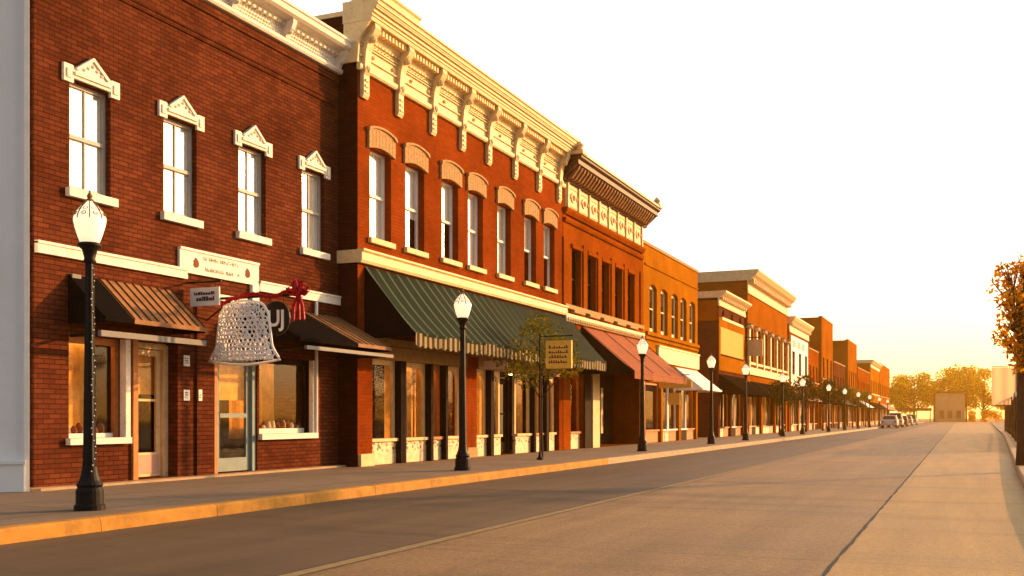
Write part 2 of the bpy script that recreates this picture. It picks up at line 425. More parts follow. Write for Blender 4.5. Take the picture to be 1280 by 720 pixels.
WC = {}
def sash(parent, D, yc, z, w, h, frame, depth=.16, muntin=True, blind=.5, glass='glass', fw=.06, arch=0):
    key = (round(w,2), round(h,2), frame, depth, muntin, round(blind,2), glass, arch)
    if key not in WC:
        hw = w/2; x = -depth
        f = MB()
        f.box(x-.07,x,-hw,-hw+fw,0,h); f.box(x-.07,x,hw-fw,hw,0,h); f.box(x-.07,x,-hw+fw,hw-fw,0,fw*1.2); f.box(x-.07,x,-hw+fw,hw-fw,h-fw,h)
        f.box(x-.055,x+.012,-hw+fw,hw-fw,h*.5-.03,h*.5+.03)
        if muntin: f.box(x-.045,x-.012,-.014,.014,fw*1.2,h-fw)
        fm = f.mesh('window', M[frame])
        p = MB().quad((x-.035,-hw+fw,fw),(x-.035,hw-fw,fw),(x-.035,hw-fw,h-fw),(x-.035,-hw+fw,h-fw)); pm = p.mesh('pane', M[glass])
        bm_ = None
        if blind > 0:
            b = MB(); zb = h-(h-fw)*blind; n = 14
            for i in range(n):
                a0 = -hw+fw*.6+(w-fw*1.2)*i/n; a1 = -hw+fw*.6+(w-fw*1.2)*(i+1)/n
                d0 = .012*sin(i*1.9); d1 = .012*sin((i+1)*1.9)
                b.quad((x-.055+d0,a0,zb),(x-.055+d1,a1,zb),(x-.055+d1,a1,h),(x-.055+d0,a0,h))
            bm_ = b.mesh('blind', M['blind'])
        WC[key] = (fm, pm, bm_)
    fm, pm, bm_ = WC[key]
    o = bpy.data.objects.new('window', fm); COL.objects.link(o); o.parent = parent
    og = Vector((-D,yc,z)); o.location = og - ORIGIN[parent.name]; ORIGIN[o.name] = og
    for nm,me in (('pane',pm),('blind',bm_)):
        if me:
            c = bpy.data.objects.new(nm, me); COL.objects.link(c); c.parent = o
    return o
def along(parent, name, mat, verts_fn, places, smooth=False):
    """one mesh, repeated as separate parts at places"""
    me = None
    for pl in places:
        if me is None:
            mb = MB(); verts_fn(mb); me = mb.mesh(name, M[mat], smooth=smooth)
        o = bpy.data.objects.new(name, me); COL.objects.link(o); o.parent = parent
        og = Vector(pl); o.location = og - ORIGIN[parent.name]; ORIGIN[o.name] = og

def bay(parent, D, y0, y1, z0, z1, frame='cream_trim', glass='shopglass', arch=True, back='tan', bulk='lace', bz=None, cover=.7, seed=0, dist=.45):
    """a shop window: frame, pane, bulkhead below, curtain and display behind"""
    rnd = random.Random(seed); x = -D-.10; w = y1-y0; fw = min(.09, w*.12)
    f = MB(); f.box(x-.08,x,y0,y0+fw,z0,z1); f.box(x-.08,x,y1-fw,y1,z0,z1); f.box(x-.08,x,y0+fw,y1-fw,z1-fw*1.3,z1); f.box(x-.09,x+.10,y0,y1,z0-.07,z0)
    if arch:
        a0, a1 = y0+fw, y1-fw; zt = z1-fw*1.3; rr = (a1-a0)/2; R = min(rr, .28)
        for s in (0,1):
            pts = [((a0 if s==0 else a1), zt)]
            for i in range(7):
                q = pi/2*i/6
                yy = (a0+R-R*cos(q)) if s==0 else (a1-R+R*cos(q))
                pts.append((yy, zt-R+R*sin(q)))
            f.prism([(x-.07,p[0],p[1]) for p in (pts if s==0 else pts[::-1])], (.065,0,0))
    wn = f.build('shop_window', M[frame], parent)
    MB().quad((x-.045,y0+fw*.5,z0),(x-.045,y1-fw*.5,z0),(x-.045,y1-fw*.5,z1-fw),(x-.045,y0+fw*.5,z1-fw)).build('pane', M[glass], wn)
    if bulk:
        b = MB().box(x-.06,x+.03,y0,y1,bz if bz is not None else WALK,z0-.072)
        b.box(x+.031,x+.045,y0+w*.1,y1-w*.1,z0-.16,z0-.12)
        b.build('bulkhead', M[bulk], wn)
    if back:
        c = MB(); n = max(6,int(w/.09)); xb = x-dist
        a, e = y0-.1, y0-.1+(w+.5)*cover
        for i in range(n):
            t0, t1 = a+(e-a)*i/n, a+(e-a)*(i+1)/n
            d0, d1 = .04*sin(i*2.2+seed), .04*sin((i+1)*2.2+seed)
            c.quad((xb+d0,t0,z0-.1),(xb+d1,t1,z0-.1),(xb+d1,t1,z1),(xb+d0,t0,z1))
        c.build('curtain', M[back], wn)
        MB().box(x-.26,x-.19,y0+fw+.05,y1-fw-.05,z1-.05,z1-.015).build('added_glow_strip', M['glow_strip'], wn)  # added glowing strip behind the header, brightens the curtain
    return wn

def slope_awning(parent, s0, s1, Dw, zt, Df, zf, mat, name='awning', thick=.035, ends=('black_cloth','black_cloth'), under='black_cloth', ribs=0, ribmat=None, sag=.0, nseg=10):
    mb = MB(); ns = max(1,int((s1-s0)/.5))
    nv = 6
    def pt(i,j):
        t = j/nv; y = s0+(s1-s0)*i/ns
        sg = -sag*sin(pi*t)*(.75+.25*sin(i*.9))
        return (-(Dw+(Df-Dw)*t), y, zt+(zf-zt)*t+sg)
    vs = [pt(i,j) for i in range(ns+1) for j in range(nv+1)]; m = nv+1
    mb.add(vs, [(i*m+j,i*m+j+1,(i+1)*m+j+1,(i+1)*m+j) for i in range(ns) for j in range(nv)])
    mb.box(-Df-.0,-Df+.02,s0,s1,zf-.06,zf+.012)
    aw = mb.build(name, M[mat], parent)
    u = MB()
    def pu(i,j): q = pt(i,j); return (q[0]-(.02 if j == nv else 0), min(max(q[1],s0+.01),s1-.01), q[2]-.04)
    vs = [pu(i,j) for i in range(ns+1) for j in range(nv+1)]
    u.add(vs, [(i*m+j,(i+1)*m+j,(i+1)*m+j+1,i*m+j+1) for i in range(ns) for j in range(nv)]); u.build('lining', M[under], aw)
    for (yy,mm) in ((s0,ends[0]),(s1,ends[1])):
        if mm:
            e = MB().prism([(-Dw,yy,zt-.01),(-Df-.03,yy,zf-.01),(-Df-.03,yy,zf-.08),(-Dw,yy,zf-.08)], (0,.012 if yy==s0 else -.012,0)); e.build('end_panel', M[mm], aw)
    if ribs:
        r = MB()
        for i in range(ribs+1):
            y = s0+(s1-s0)*i/ribs; y = min(max(y,s0+.03),s1-.03)
            r.tube([(-Dw,y,zt+.012),(-Df,y,zf+.012)], .011, 5)
        r.build('seam_ribs', M[ribmat or mat], aw)
    return aw

def scribble(mb, D, y0, y1, z0, z1, rows, rnd, x=.004):
    assert z1 > z0+.02
    for r in range(rows):
        za = z1-(z1-z0)*(r+.78)/rows; h = (z1-z0)/rows*.5; y = y0
        while y < y1-.02:
            w = rnd.uniform(.3,.75)*h
            if rnd.random() < .82:
                mb.box(x,x+.004,y,y+w*.3,za,za+h*rnd.choice((.65,1,1)))
                mb.box(x,x+.004,y+w*.3,y+w,za+h*rnd.choice((0,.4,.8)),za+h*rnd.choice((.2,.55,.98))*1.02)
            y += w*1.35

def text_mesh(body, size, mat, ext=.006, name='lettering'):
    cu = bpy.data.curves.new(name, 'FONT'); cu.body = body; cu.size = size; cu.extrude = ext; cu.align_x = 'CENTER'; cu.offset = size*.02
    o = bpy.data.objects.new('tmp', cu); COL.objects.link(o)
    dg = bpy.context.evaluated_depsgraph_get(); me = bpy.data.meshes.new_from_object(o.evaluated_get(dg))
    bpy.data.objects.remove(o); me.name = name; me.materials.clear(); me.materials.append(M[mat]); return me

# ================================================================== GREY BUILDING (left edge)
A0 = Vector((-12.42,11.08,0)); dv = Vector((-.69,-.724,0)); nv0 = Vector((.724,-.69,0))
g = thing('grey_building', A0, 'plain pale grey metal clad building cut off at the left edge', 'building')
def slab(mb, u0, u1, o0, o1, z0, z1):      # a block on the angled front: u along the wall, o out of it
    P = [A0+dv*u0+nv0*o0, A0+dv*u1+nv0*o0, A0+dv*u1+nv0*o1, A0+dv*u0+nv0*o1]
    return mb.prism([(q.x,q.y,z0) for q in P][::-1], (0,0,z1-z0))
m2 = MB(); slab(m2, 0, 9, -6, 0, 0, 12); m2.build('wall', M['grey_wall'], g)
m2 = MB()
for i in range(7): slab(m2, .12+1.25*i, .135+1.25*i, .0, .012, .6, 12)
m2.build('panel_seams', M['grey_wall'], g)
m2 = MB(); slab(m2, -.02, .05, .013, .05, .15, 12); m2.build('corner_trim', M['white_clean'], g)
m2 = MB(); slab(m2, .45, 2.2, .0, .14, 3.26, 3.38); m2.build('ledge', M['bar'], g)
m2 = MB(); slab(m2, .05, 5, .0, .09, WALK, .55); slab(m2, .03, 5, .0, .12, .551, .60); m2.build('plinth', M['grey_wall'], g)
m2 = MB(); slab(m2, -.05, 9, -6, .08, 12.002, 12.2); m2.build('roof', M['roofing'], g)

# ================================================================== RED BRICK BUILDING (four pediment windows)
D1 = 12.55
Y0, Y1 = FS(43,D1), FS(422.5,D1)
b1 = thing('brick_building', (-D1,(Y0+Y1)/2,0), 'dark red brick building with four white pedimented windows and two small shop awnings', 'building', 'brick shop buildings along the street')
wins = [(86,139),(205,245.5),(299,331.5),(377,406.5)]
WZ0, WZ1 = 4.74, 6.42
wl = [(FS(a,D1),FS(b,D1)) for a,b in wins]
wW = sum(b-a for a,b in wl)/4
wc = [(a+b)/2 for a,b in wl]
s = lambda px: FS(px,D1)
ops = [(c-wW/2,c+wW/2,WZ0,WZ1) for c in wc]
ZT = 2.50
o1 = (s(86),s(156),.90,ZT,.14); o2 = (s(166),s(222),.19,ZT,.34); o3 = (s(267),s(321.5),.19,ZT-.02,.16); o4 = (s(324),s(391),.90,2.42,.14)
H1 = 9.36
mb = MB(); facade(mb, D1, Y0, Y1, 0, H1-.05, ops+[o1,o2,o3,o4]); shell(mb, D1, Y0-.22, Y1, H1-.05)
mb.quad((-D1-.22,Y0-.24,0),(-D1-.22,Y0,0),(-D1-.22,Y0,H1-.05),(-D1-.22,Y0-.24,H1-.05)); mb.quad((-D1-.22,Y0,0),(-D1,Y0,0),(-D1,Y0,H1-.05),(-D1-.22,Y0,H1-.05))
mb.box(-D1,-D1+.03,s(166)-.02,s(222)+.02,ZT+.02,ZT+.05)
mb.build('wall', M['brick_red'], b1)
zc = FZ(415,131,D1)
mb = MB()
mb.box(-D1,-D1+.035,Y0+.35,Y1-.2,zc-.02,zc+.055); mb.box(-D1,-D1+.06,Y0+.35,Y1-.2,zc+.056,zc+.13)
mb.box(-D1,-D1+.03,Y0,Y1,8.55,8.72)
mb.build('brick_corbel_course', M['brick_red'], b1)
roof(b1, D1, Y0, Y1, H1)
# cornice
mb = MB()
pr = lambda pts: [(-D1+x,z) for x,z in pts]
mb.yprof(pr([(0,8.74),(.10,8.74),(.13,8.78),(.13,8.84),(.08,8.86),(0,8.86)]), Y0, Y1)
mb.yprof(pr([(0,8.862),(.05,8.862),(.05,9.13),(0,9.13)]), Y0, Y1)
mb.yprof(pr([(0,9.132),(.12,9.132),(.16,9.18),(.34,9.20),(.40,9.24),(.42,9.33),(.45,9.35),(.45,9.40),(0,9.40)]), Y0-.02, Y1+.05)
n = int((Y1-Y0)/.085)
for i in range(n):
    y = Y0+.05+i*.085
    for j in range(3): mb.ball((-D1+.055,y+(.04 if j%2 else 0),8.905+j*.075), .027, 4)
for i in range(int((Y1-Y0)/.16)): mb.box(-D1+.05,-D1+.15,Y0+.03+i*.16,Y0+.11+i*.16,9.08,9.131)
co = mb.build('cornice', M['white'], b1)
for y in (Y1-.14, s(352), s(285), s(205), s(110)):
    m2 = MB().prism([(-D1+.05,y-.06,8.80),(-D1+.12,y-.06,8.80),(-D1+.17,y-.06,8.92),(-D1+.28,y-.06,9.0),(-D1+.33,y-.06,9.12),(-D1+.33,y-.06,9.19),(-D1+.05,y-.06,9.19)], (0,.12,0))
    m2.ball((-D1+.20,y,8.98), .07, 6); m2.build('bracket', M['white'], co)
for c in wc: sash(b1, D1, c, WZ0, wW, WZ1-WZ0, 'sash_grey', .11, True, 1.0)
def ped(mb):
    hw = wW/2; e = hw+.15; x0, x1 = .0, .05
    poly = [(-e,-.06),(-e+.19,-.06),(-e+.19,.02),(e-.19,.02),(e-.19,-.06),(e,-.06),(e,.21),(e-.17,.21),(e-.21,.17),(0,.44),(-e+.21,.17),(-e+.17,.21),(-e,.21)]
    mb.xprof(poly, x0, x1)
    mb.xprof([(-e+.2,.07),(e-.2,.07),(e-.2,.125),(-e+.2,.125)], x1-.01, x1+.03)
    for sg in (-1,1):
        mb.xprof([(sg*(e-.21),.17),(0,.44),(0,.385),(sg*(e-.27),.15)][::sg], x1-.01, x1+.03)
        mb.xprof([(sg*(e-.14),.0),(sg*(e-.05),.0),(sg*(e-.05),.14),(sg*(e-.14),.14)][::sg], x1-.01, x1+.02)
    for i in range(-2,3): mb.ball((x1,i*.09,.20+.05*(2-abs(i))), .03, 5)
along(b1, 'lintel', 'white', ped, [(-D1,c,WZ1) for c in wc])
def sill(mb): mb.box(0,.09,-wW/2-.08,wW/2+.08,-.13,0); mb.box(-.16,-.002,-wW/2+.003,wW/2-.003,-.05,.004)
along(b1, 'sill', 'white', sill, [(-D1,c,WZ0) for c in wc])
# belt course in two lengths, and a lower length under the sign
mb = MB()
bz0, bz1 = 3.66, 3.83
mb.box(-D1,-D1+.07,Y0,s(231),bz0,bz1); mb.box(-D1,-D1+.09,Y0,s(231),bz1-.03,bz1+.012)
mb.box(-D1,-D1+.07,s(322),Y1,bz0+.02,bz1+.04); mb.box(-D1,-D1+.09,s(322),Y1,bz1+.012,bz1+.05)
mb.box(-D1,-D1+.05,s(266),s(307),3.38,3.49)
mb.build('belt_course', M['white'], b1)
# the two shopfront awnings of this building
DA = 11.81
zt_a, zf_a = 3.42, 2.74
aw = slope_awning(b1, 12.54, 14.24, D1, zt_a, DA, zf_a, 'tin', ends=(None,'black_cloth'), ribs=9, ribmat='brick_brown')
slope_awning(b1, s(85), 12.53, D1, zt_a, DA, zf_a, 'black_cloth', ends=('black_cloth',None))
MB().box(-DA-.03,-DA+.03,s(85)-.1,14.2,2.44,2.53).build('awning_bar', M['bar'], b1)
m2 = MB()
for y in (s(85)+.05,14.1): MB().tube([(-D1,y,2.48),(-DA,y,2.48)], .025, 6).build('awning_arm', M['black'], b1)
MB().box(-D1,-D1+.06,s(87),s(98),FZ(92,378,D1),FZ(92,343,D1)).build('vent_panel', M['bar'], b1)
DB = 11.2
aw = slope_awning(b1, 18.1, 19.45, D1, 3.42, DB, 2.71, 'tin', ends=('black_cloth','black_cloth'), ribs=6)
aw2 = slope_awning(b1, s(300), 18.09, D1, 3.42, DB, 2.70, 'black_cloth', ends=('black_cloth',None))
MB().box(-DB-.03,-DB+.03,s(300)+.2,19.5,2.50,2.57).build('awning_bar', M['bar'], b1)
m2 = MB()
for y in (s(300)+.3,19.4): MB().tube([(-D1,y,2.53),(-DB,y,2.53)], .025, 6).build('awning_arm', M['black'], b1)
sg = thing('hanging_sign', (-11.15,15.32,3.0), 'dark rounded sign with white letters hanging beside the white bell', 'sign')
cp = [(-11.15+.30*cos(q*pi/10)*(1 if abs(cos(q*pi/10)) < .8 else .96),15.30,2.98+.31*sin(q*pi/10)) for q in range(20)]
MB().prism(cp, (0,.035,0)).build('panel', M['black'], sg)
o = bpy.data.objects.new('lettering', text_mesh('UJ', .40, 'white_clean')); COL.objects.link(o); o.parent = sg
o.rotation_euler = (pi/2,0,0); o.location = Vector((-11.15,15.293,2.85))-ORIGIN[sg.name]
m2 = MB().tube([(-12.55,15.32,3.38),(-10.8,15.32,3.38)], .014, 6)
for xx in (-11.3,-11.0): m2.tube([(xx,15.32,3.25),(xx,15.32,3.38)], .008, 5)
m2.build('bracket', M['black'], sg)
# white pipe
MB().tube([(-D1+.06,s(390.5)+.06,.80),(-D1+.06,s(390.5)+.06,3.66)], .035, 8).build('downpipe', M['white_clean'], b1)
# shop window left
bay(b1, D1+.03, o1[0], o1[1], .90, ZT, 'wood_org', arch=False, bulk=None, cover=.62, seed=3, dist=.3)
m2 = MB().box(-D1-.02,-D1+.10,o1[0]-.06,o1[1]+.06,.80,.90); m2.box(-D1-.10,-D1+.03,o1[1]-.005,o1[1]+.10,.90,ZT); m2.build('shop_window_sill', M['white'], b1)
MB().box(-D1-.10,-D1+.05,s(164),s(170),.19,ZT).build('door_post', M['wood_org'], b1)
bay(b1, D1+.03, o4[0], o4[1], .90, 2.42, 'dark', arch=False, bulk=None, cover=.62, seed=8, dist=.55)
m2 = MB().box(-D1-.02,-D1+.10,o4[0]-.03,o4[1]+.06,.79,.90); m2.box(-D1-.06,-D1+.04,o4[1]-.05,o4[1]+.02,.90,2.42); m2.build('shop_window_sill', M['white'], b1)
def display(parent, D, y0, y1, z, seed, n=14):
    r = random.Random(seed); mb = MB(); mw = MB()
    mw.box(-D-.5,-D-.16,y0,y1,z-.1,z)
    for i in range(n):
        y = y0+(y1-y0)*(i+.5)/n; t = mb if i%2 else mw
        h = r.uniform(.05,.17)
        t.lathe([(.02,0),(.05,.02),(r.uniform(.03,.06),h*.6),(.02,h)], (-D-.24-.1*r.random(),y,z), 8)
    d = mw.build('display_shelf', M['white_clean'], parent); mb.build('display_item', M['redmark'], d)
display(b1, D1, o1[0]+.1, o1[1]-.1, .97, 2); display(b1, D1, o4[0]+.06, o4[1]-.06, 1.0, 4, 18)
# cream door with pink kick panel
def door(parent, D, y0, y1, z0, z1, fr, panes, kick=None, blindz=None, setb=.3):
    x = -D-setb; fw = .10
    m2 = MB(); m2.box(x,x+.09,y0,y0+fw,z0,z1); m2.box(x,x+.09,y1-fw*1.1,y1,z0,z1); m2.box(x,x+.09,y0+fw,y1-fw*1.1,z1-fw,z1)
    a, b = y0+fw+.012, y1-fw*1.1-.012; zb = z0+.02; zt = z1-fw-.012; st = .10
    m2.build('door_frame', M[fr], parent)
    d = MB(); d.box(x-.02,x+.03,a,a+st,zb,zt); d.box(x-.02,x+.03,b-st,b,zb,zt); d.box(x-.02,x+.03,a+st,b-st,zt-st,zt)
    zs = [zb+.0]
    for (pa,pb) in panes: d.box(x-.02,x+.03,a+st,b-st,zs[-1],pa); zs.append(pb)
    d.box(x-.02,x+.03,a+st,b-st,zs[-1],zt-st-.002) if zs[-1] < zt-st-.004 else None
    dd = d.build('door', M[fr], parent)
    g_ = MB()
    for (pa,pb) in panes: g_.quad((x,a+st,pa),(x,b-st,pa),(x,b-st,pb),(x,a+st,pb))
    g_.build('pane', M['shopglass'], dd)
    if kick: MB().box(x+.031,x+.04,a+.05,b-.05,zb+.05,panes[0][0]-.04).build('kick_plate', M[kick], dd)
    if blindz: MB().box(x-.09,x-.07,a+.05,b-.05,blindz[0],blindz[1]).build('blind', M['tan'], dd)
    h = MB(); h.tube([(x+.03,a+.05,1.10),(x+.08,a+.05,1.10),(x+.08,a+.05,1.30),(x+.03,a+.05,1.30)], .012, 6); h.build('handle', M['bar'], dd)
    return dd
door(b1, D1, s(170.5), s(222), .19, ZT, 'cream_trim', [(.62,1.5),(1.54,2.28)], 'pinkpanel', (1.62,2.35))
door(b1, D1, s(269.5), s(321.5), .19, ZT-.02, 'teal', [(.46,1.22),(1.30,2.26)], None, (1.55,2.3), .12)
MB().box(-D1-.02,-D1+.05,s(265.5),s(269.2),.19,ZT).build('door_post', M['wood_org'], b1)
# brick strip above step is a darker recess pier
MB().box(-D1,-D1+.045,s(244),s(265),WALK+.036,3.36).build('brick_pier', M['brick_red'], b1)

# signs on this building
rnd = random.Random(4)
sg = thing('sign_board', (-D1+.06,FS(268,D1),3.7), 'long white board with two red brown round marks above the teal door', 'sign')
ya, yb = s(222), s(321); za, zb = FZ(270,348,D1), FZ(270,319,D1)
m2 = MB().box(-D1,-D1+.05,ya,yb,za,zb); m2.build('board', M['white'], sg)
m2 = MB().box(-D1+.05,-D1+.075,ya,yb,zb-.03,zb+.01); m2.box(-D1,-D1+.075,yb-.22,yb-.02,za-.3,za-.003); m2.build('board_trim', M['white_clean'], sg)
for yy in (ya+.42, yb-.35):
    m2 = MB().prism([(-D1+.05,yy+.07*cos(q*pi/8)*(1+.2*sin(q*3)),(za+zb)/2-.02+.09*sin(q*pi/8)*(1+.15*cos(q*5))) for q in range(16)], (.006,0,0))
    m2.build('round_mark', M['redmark'], sg)
m2 = MB()
for (a,b,c,d,r) in ((ya+.62,yb-.62,za+.24,zb-.05,1),(ya+.66,yb-.58,za+.05,za+.19,1)):
    t = MB(); scribble(t, 0, a, b, c, d, r, rnd, -D1+.051); m2.add(t.v, t.f)
m2.build('lettering', M['bar'], sg)
sg = thing('hanging_sign', (-12.1,14.6,3.3), 'small white hanging sign with two lines of dark lettering beside the tan awning', 'sign')
m2 = MB().box(-12.47,-11.84,14.60,14.63,3.18,3.50); m2.build('panel', M['white_clean'], sg)
m2 = MB()
for r,(zz,hh) in enumerate(((3.37,.055),(3.265,.075))):
    xx = -12.38 + .05*r
    while xx < -11.93:
        w = rnd.uniform(.02,.05); m2.box(xx,xx+w,14.592,14.598,zz,zz+hh*rnd.choice((.7,1))); xx += w+.012
m2.build('lettering', M['ink'], sg)
m2 = MB().tube([(-12.55,14.615,3.60),(-11.80,14.615,3.60)], .018, 6)
for xx in (-12.4,-11.92): m2.tube([(xx,14.615,3.60),(xx,14.615,3.49)], .008, 5)
m2.build('bracket', M['black'], sg)
for px,py,lab in ((233,451,'small white notice, upper one of two on the brick between the doors'),(233,494,'small white notice, lower one beside the cream shop door'),(250,494,'narrow pale notice on the brick pier left of the grey green door')):
    w, h = (.15,.19) if px < 240 else (.09,.2)
    X = -D1+.002 if px < 240 else -D1+.047
    yc, z_ = FS(px,-X), FZ(px,py,-X)
    nt_ = thing('wall_notice', (X,yc,z_), lab, 'notice', 'white notices on the brick between the doors')
    MB().box(X,X+.012,yc-w/2,yc+w/2,z_-h/2,z_+h/2).build('card', M['white_clean'], nt_)
    t = MB(); scribble(t, 0, yc-w*.35, yc+w*.35, z_-h*.3, z_+h*.35, 3, rnd, X+.013); t.build('lettering', M['ink'], nt_)

# bell ornament on its bracket, with red garland
SB = 15.08
bell = thing('bell_ornament', (-11.66,SB,2.15), 'large white wire lattice bell ornament hanging under the red garland', 'ornament')
zt, zb = 3.24, 2.16; cx = -11.68
def hw(t):
    return 1.2*(.36+.05*t if t < .0 else (.30+.14*min(t/.18,1)**.6 if t < .18 else .44+.06*(t-.18)/.5 if t < .68 else .50+.20*((t-.68)/.32)**1.3))
outl = []
for i in range(25):
    t = i/24*.93; outl.append((cx-hw(t),SB,zt-(zt-zb)*t))
bot = [(cx+(-1+2*i/14)*hw(.93),SB,zt-(zt-zb)*(.93+.07*sin(pi*i/14))) for i in range(15)]
rgt = [(2*cx-p[0],p[1],p[2]) for p in outl[::-1]]
top = [(cx+(1-2*i/8)*hw(0),SB,zt+.05*sin(pi*i/8)) for i in range(9)]
loop = outl+bot[1:-1]+rgt+top[1:]
m2 = MB().tube(loop, .024, 7)
inn = [(cx+(p[0]-cx)*.84,SB-.05,zt-.07+(p[2]-zt)*.85) for p in loop]; m2.tube(inn, .017, 6)
m2.tube([(cx+(p[0]-cx)*.60,SB-.09,zt-.13+(p[2]-zt)*.70) for p in loop], .015, 6)
m2.tube([(cx+(-1+2*i/14)*hw(.80)*.95,SB-.06,zt-(zt-zb)*(.82+.05*sin(pi*i/14))) for i in range(15)], .02, 6)
m2.build('outline', M['wire'], bell, True)
rb = random.Random(9); m2 = MB()
def dep(u): return SB-.02-.10*max(0,1-u*u)
row = 0; t = .05
while t < .93:
    H = hw(t)*.93; nn_ = max(3,int(2*H/.088))
    for i in range(nn_):
        u = -1+2*(i+.5+(row%2)*.5-.25)/nn_
        if abs(u) > .97: continue
        R = rb.uniform(.034,.056)
        m2.ring((cx+u*H,dep(u)+rb.uniform(-.01,.01),zt-(zt-zb)*t), R, .0145, (1,0,rb.uniform(-.2,.2)), (0,rb.uniform(-.4,.4),1), 10, 5)
        if rb.random() < .6:
            m2.tube([(cx+u*H-.05,dep(u)-.01,zt-(zt-zb)*t-.05),(cx+u*H,dep(u)-.015,zt-(zt-zb)*t+.02*rb.uniform(-1,1)),(cx+u*H+.05,dep(u)-.01,zt-(zt-zb)*t-.045)], .010, 5)
    t += .070; row += 1
m2.build('lattice', M['wire'], bell, True)
m2 = MB()
for u in (-.2,.2): m2.tube([(cx+u,SB,zt+.03),(cx+u*.6,SB,3.36)], .007, 5)
m2.build('hanger', M['black'], bell)
gar = thing('garland', (-D1,SB,3.36), 'red tinsel garland with a bow and tassels on an iron arm above the bell', 'garland')
m2 = MB().tube([(-D1,SB,3.36),(-10.35,SB,3.36)], .02, 6); m2.tube([(-D1,SB,2.95),(-11.9,SB,3.35)], .014, 6); m2.build('arm', M['black'], gar)
def tinsel(pts, r, n, rr):
    mb = MB(); mb.tube(pts, r*.55, 6)
    P = [Vector(p) for p in pts]
    for i in range(n):
        t = rr.random()*(len(P)-1); a = int(t); p = P[a].lerp(P[min(a+1,len(P)-1)], t-a)
        d = Vector((rr.gauss(0,1),rr.gauss(0,1),rr.gauss(0,1))).normalized()*r*rr.uniform(.7,1.35)
        o_ = d.orthogonal().normalized()*.012
        mb.add([p-o_,p+o_,p+d], [(0,1,2)])
    return mb
gp = [(-12.12+1.76*i/12,SB-.02,3.37-.035*sin(i*1.1)+(.02 if i > 8 else 0)) for i in range(13)]
gp[0] = (-12.16,SB-.02,3.22)
tinsel(gp, .055, 1200, rb).build('swag', M['red'], gar)
m2 = MB(); bx, bz = -10.48, 3.36
for sgn in (-1,1):
    for q,ln in ((.55,.20),(.15,.17),(1.15,.19)):
        m2.tube([(bx,SB-.05,bz),(bx+sgn*ln*cos(q)*.6,SB-.11,bz+ln*sin(q)*1.1+.04),(bx+sgn*ln*cos(q)*1.25,SB-.08,bz+ln*sin(q)),(bx+sgn*ln*cos(q)*.6,SB-.03,bz+ln*sin(q)*.5-.03),(bx,SB-.05,bz)], [.012,.035,.03,.03,.012], 7)
m2.ball((bx,SB-.06,bz), .05, 8)
m2.build('bow', M['red'], gar, True)
for dx in (-.09,.01,.09):
    t = tinsel([(bx+dx*.2,SB-.06,bz-.03),(bx+dx,SB-.07,bz-.22),(bx+dx*1.2,SB-.06,bz-.44-.06*rb.random())], .05, 260, rb); t.build('tassel', M['red'], gar)

# ================================================================== GREEN-AWNING BUILDING
D2 = 12.05
s2 = lambda px: FS(px,D2)
Y0, Y1 = s2(447), s2(703.5)
b2 = thing('brick_building', (-D2,(Y0+Y1)/2,0), 'orange red brick building with heavy cream cornice and long green striped awning', 'building', 'brick shop buildings along the street')
w2 = [(462,489),(507,530),(552,573),(586,603),(621.5,639),(655,670.5),(680,693)]
wl = [(s2(a),s2(b)) for a,b in w2]; wW2 = sum(b-a for a,b in wl)/7; wc2 = [(a+b)/2 for a,b in wl]
zA = lambda c: 5.22+.012*(c-20); W2H = 2.02
SF = 3.40
opA = (s2(465.5),s2(582),WALK,2.85,.5); opB = (s2(596),s2(699),WALK,2.85,.5)
H2 = 10.2
ops = [(c-wW2/2,c+wW2/2,zA(c),zA(c)+W2H) for c in wc2]+[opA,opB]
mb = MB(); facade(mb, D2, Y0, Y1, 0, H2-.1, ops); mb.build('wall', M['brick_org'], b2)
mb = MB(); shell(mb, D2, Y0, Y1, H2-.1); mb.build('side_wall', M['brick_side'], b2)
roof(b2, D2, Y0, Y1, H2)
for i,c in enumerate(wc2): sash(b2, D2, c, zA(c), wW2, W2H, 'white_clean', .17, False, (1.0,.62,.5,.98,.97,.5,.52)[i], 'glass', .055)
def arch2(mb):
    h_ = wW2/2+.11; n = 10
    outer = [(-h_+2*h_*i/n, .36+.10*sin(pi*i/n)**.8) for i in range(n+1)]
    inner = [(h_-2*h_*i/n, -.05+.09*sin(pi*i/n)) for i in range(n+1)]
    mb.xprof(inner+outer, 0, .06)
    for i in range(1,8): q = -h_+2*h_*i/8; mb.box(.06,.064,q-.006,q+.006,.02,.36+.06*sin(pi*i/8))
    mb.xprof([(-h_-.03,.33),(-h_,.33)]+[(p[0]*1.0,p[1]+.001) for p in outer][1:-1]+[(h_,.33),(h_+.03,.33),(h_+.03,.38)]+[(p[0]*1.04,p[1]+.05) for p in outer[::-1]]+[(-h_-.03,.38)], .02, .10)
along(b2, 'lintel', 'stone', arch2, [(-D2,c,zA(c)+W2H) for c in wc2])
def sill2(mb): mb.box(0,.09,-wW2/2-.07,wW2/2+.07,-.12,0); mb.box(-.17,-.002,-wW2/2+.003,wW2/2-.003,-.05,.004)
along(b2, 'sill', 'cream_trim', sill2, [(-D2,c,zA(c)) for c in wc2])
# belt
mb = MB(); mb.yprof([(-D2,4.60),(-D2+.10,4.60),(-D2+.13,4.66),(-D2+.13,4.82),(-D2+.18,4.86),(-D2+.18,4.90),(-D2,4.90)], Y0-.03, Y1+.1)
mb.box(-D2-.9,-D2-.002,Y0-.05,Y0-.003,4.60,4.88)
mb.build('belt_course', M['cream'], b2)
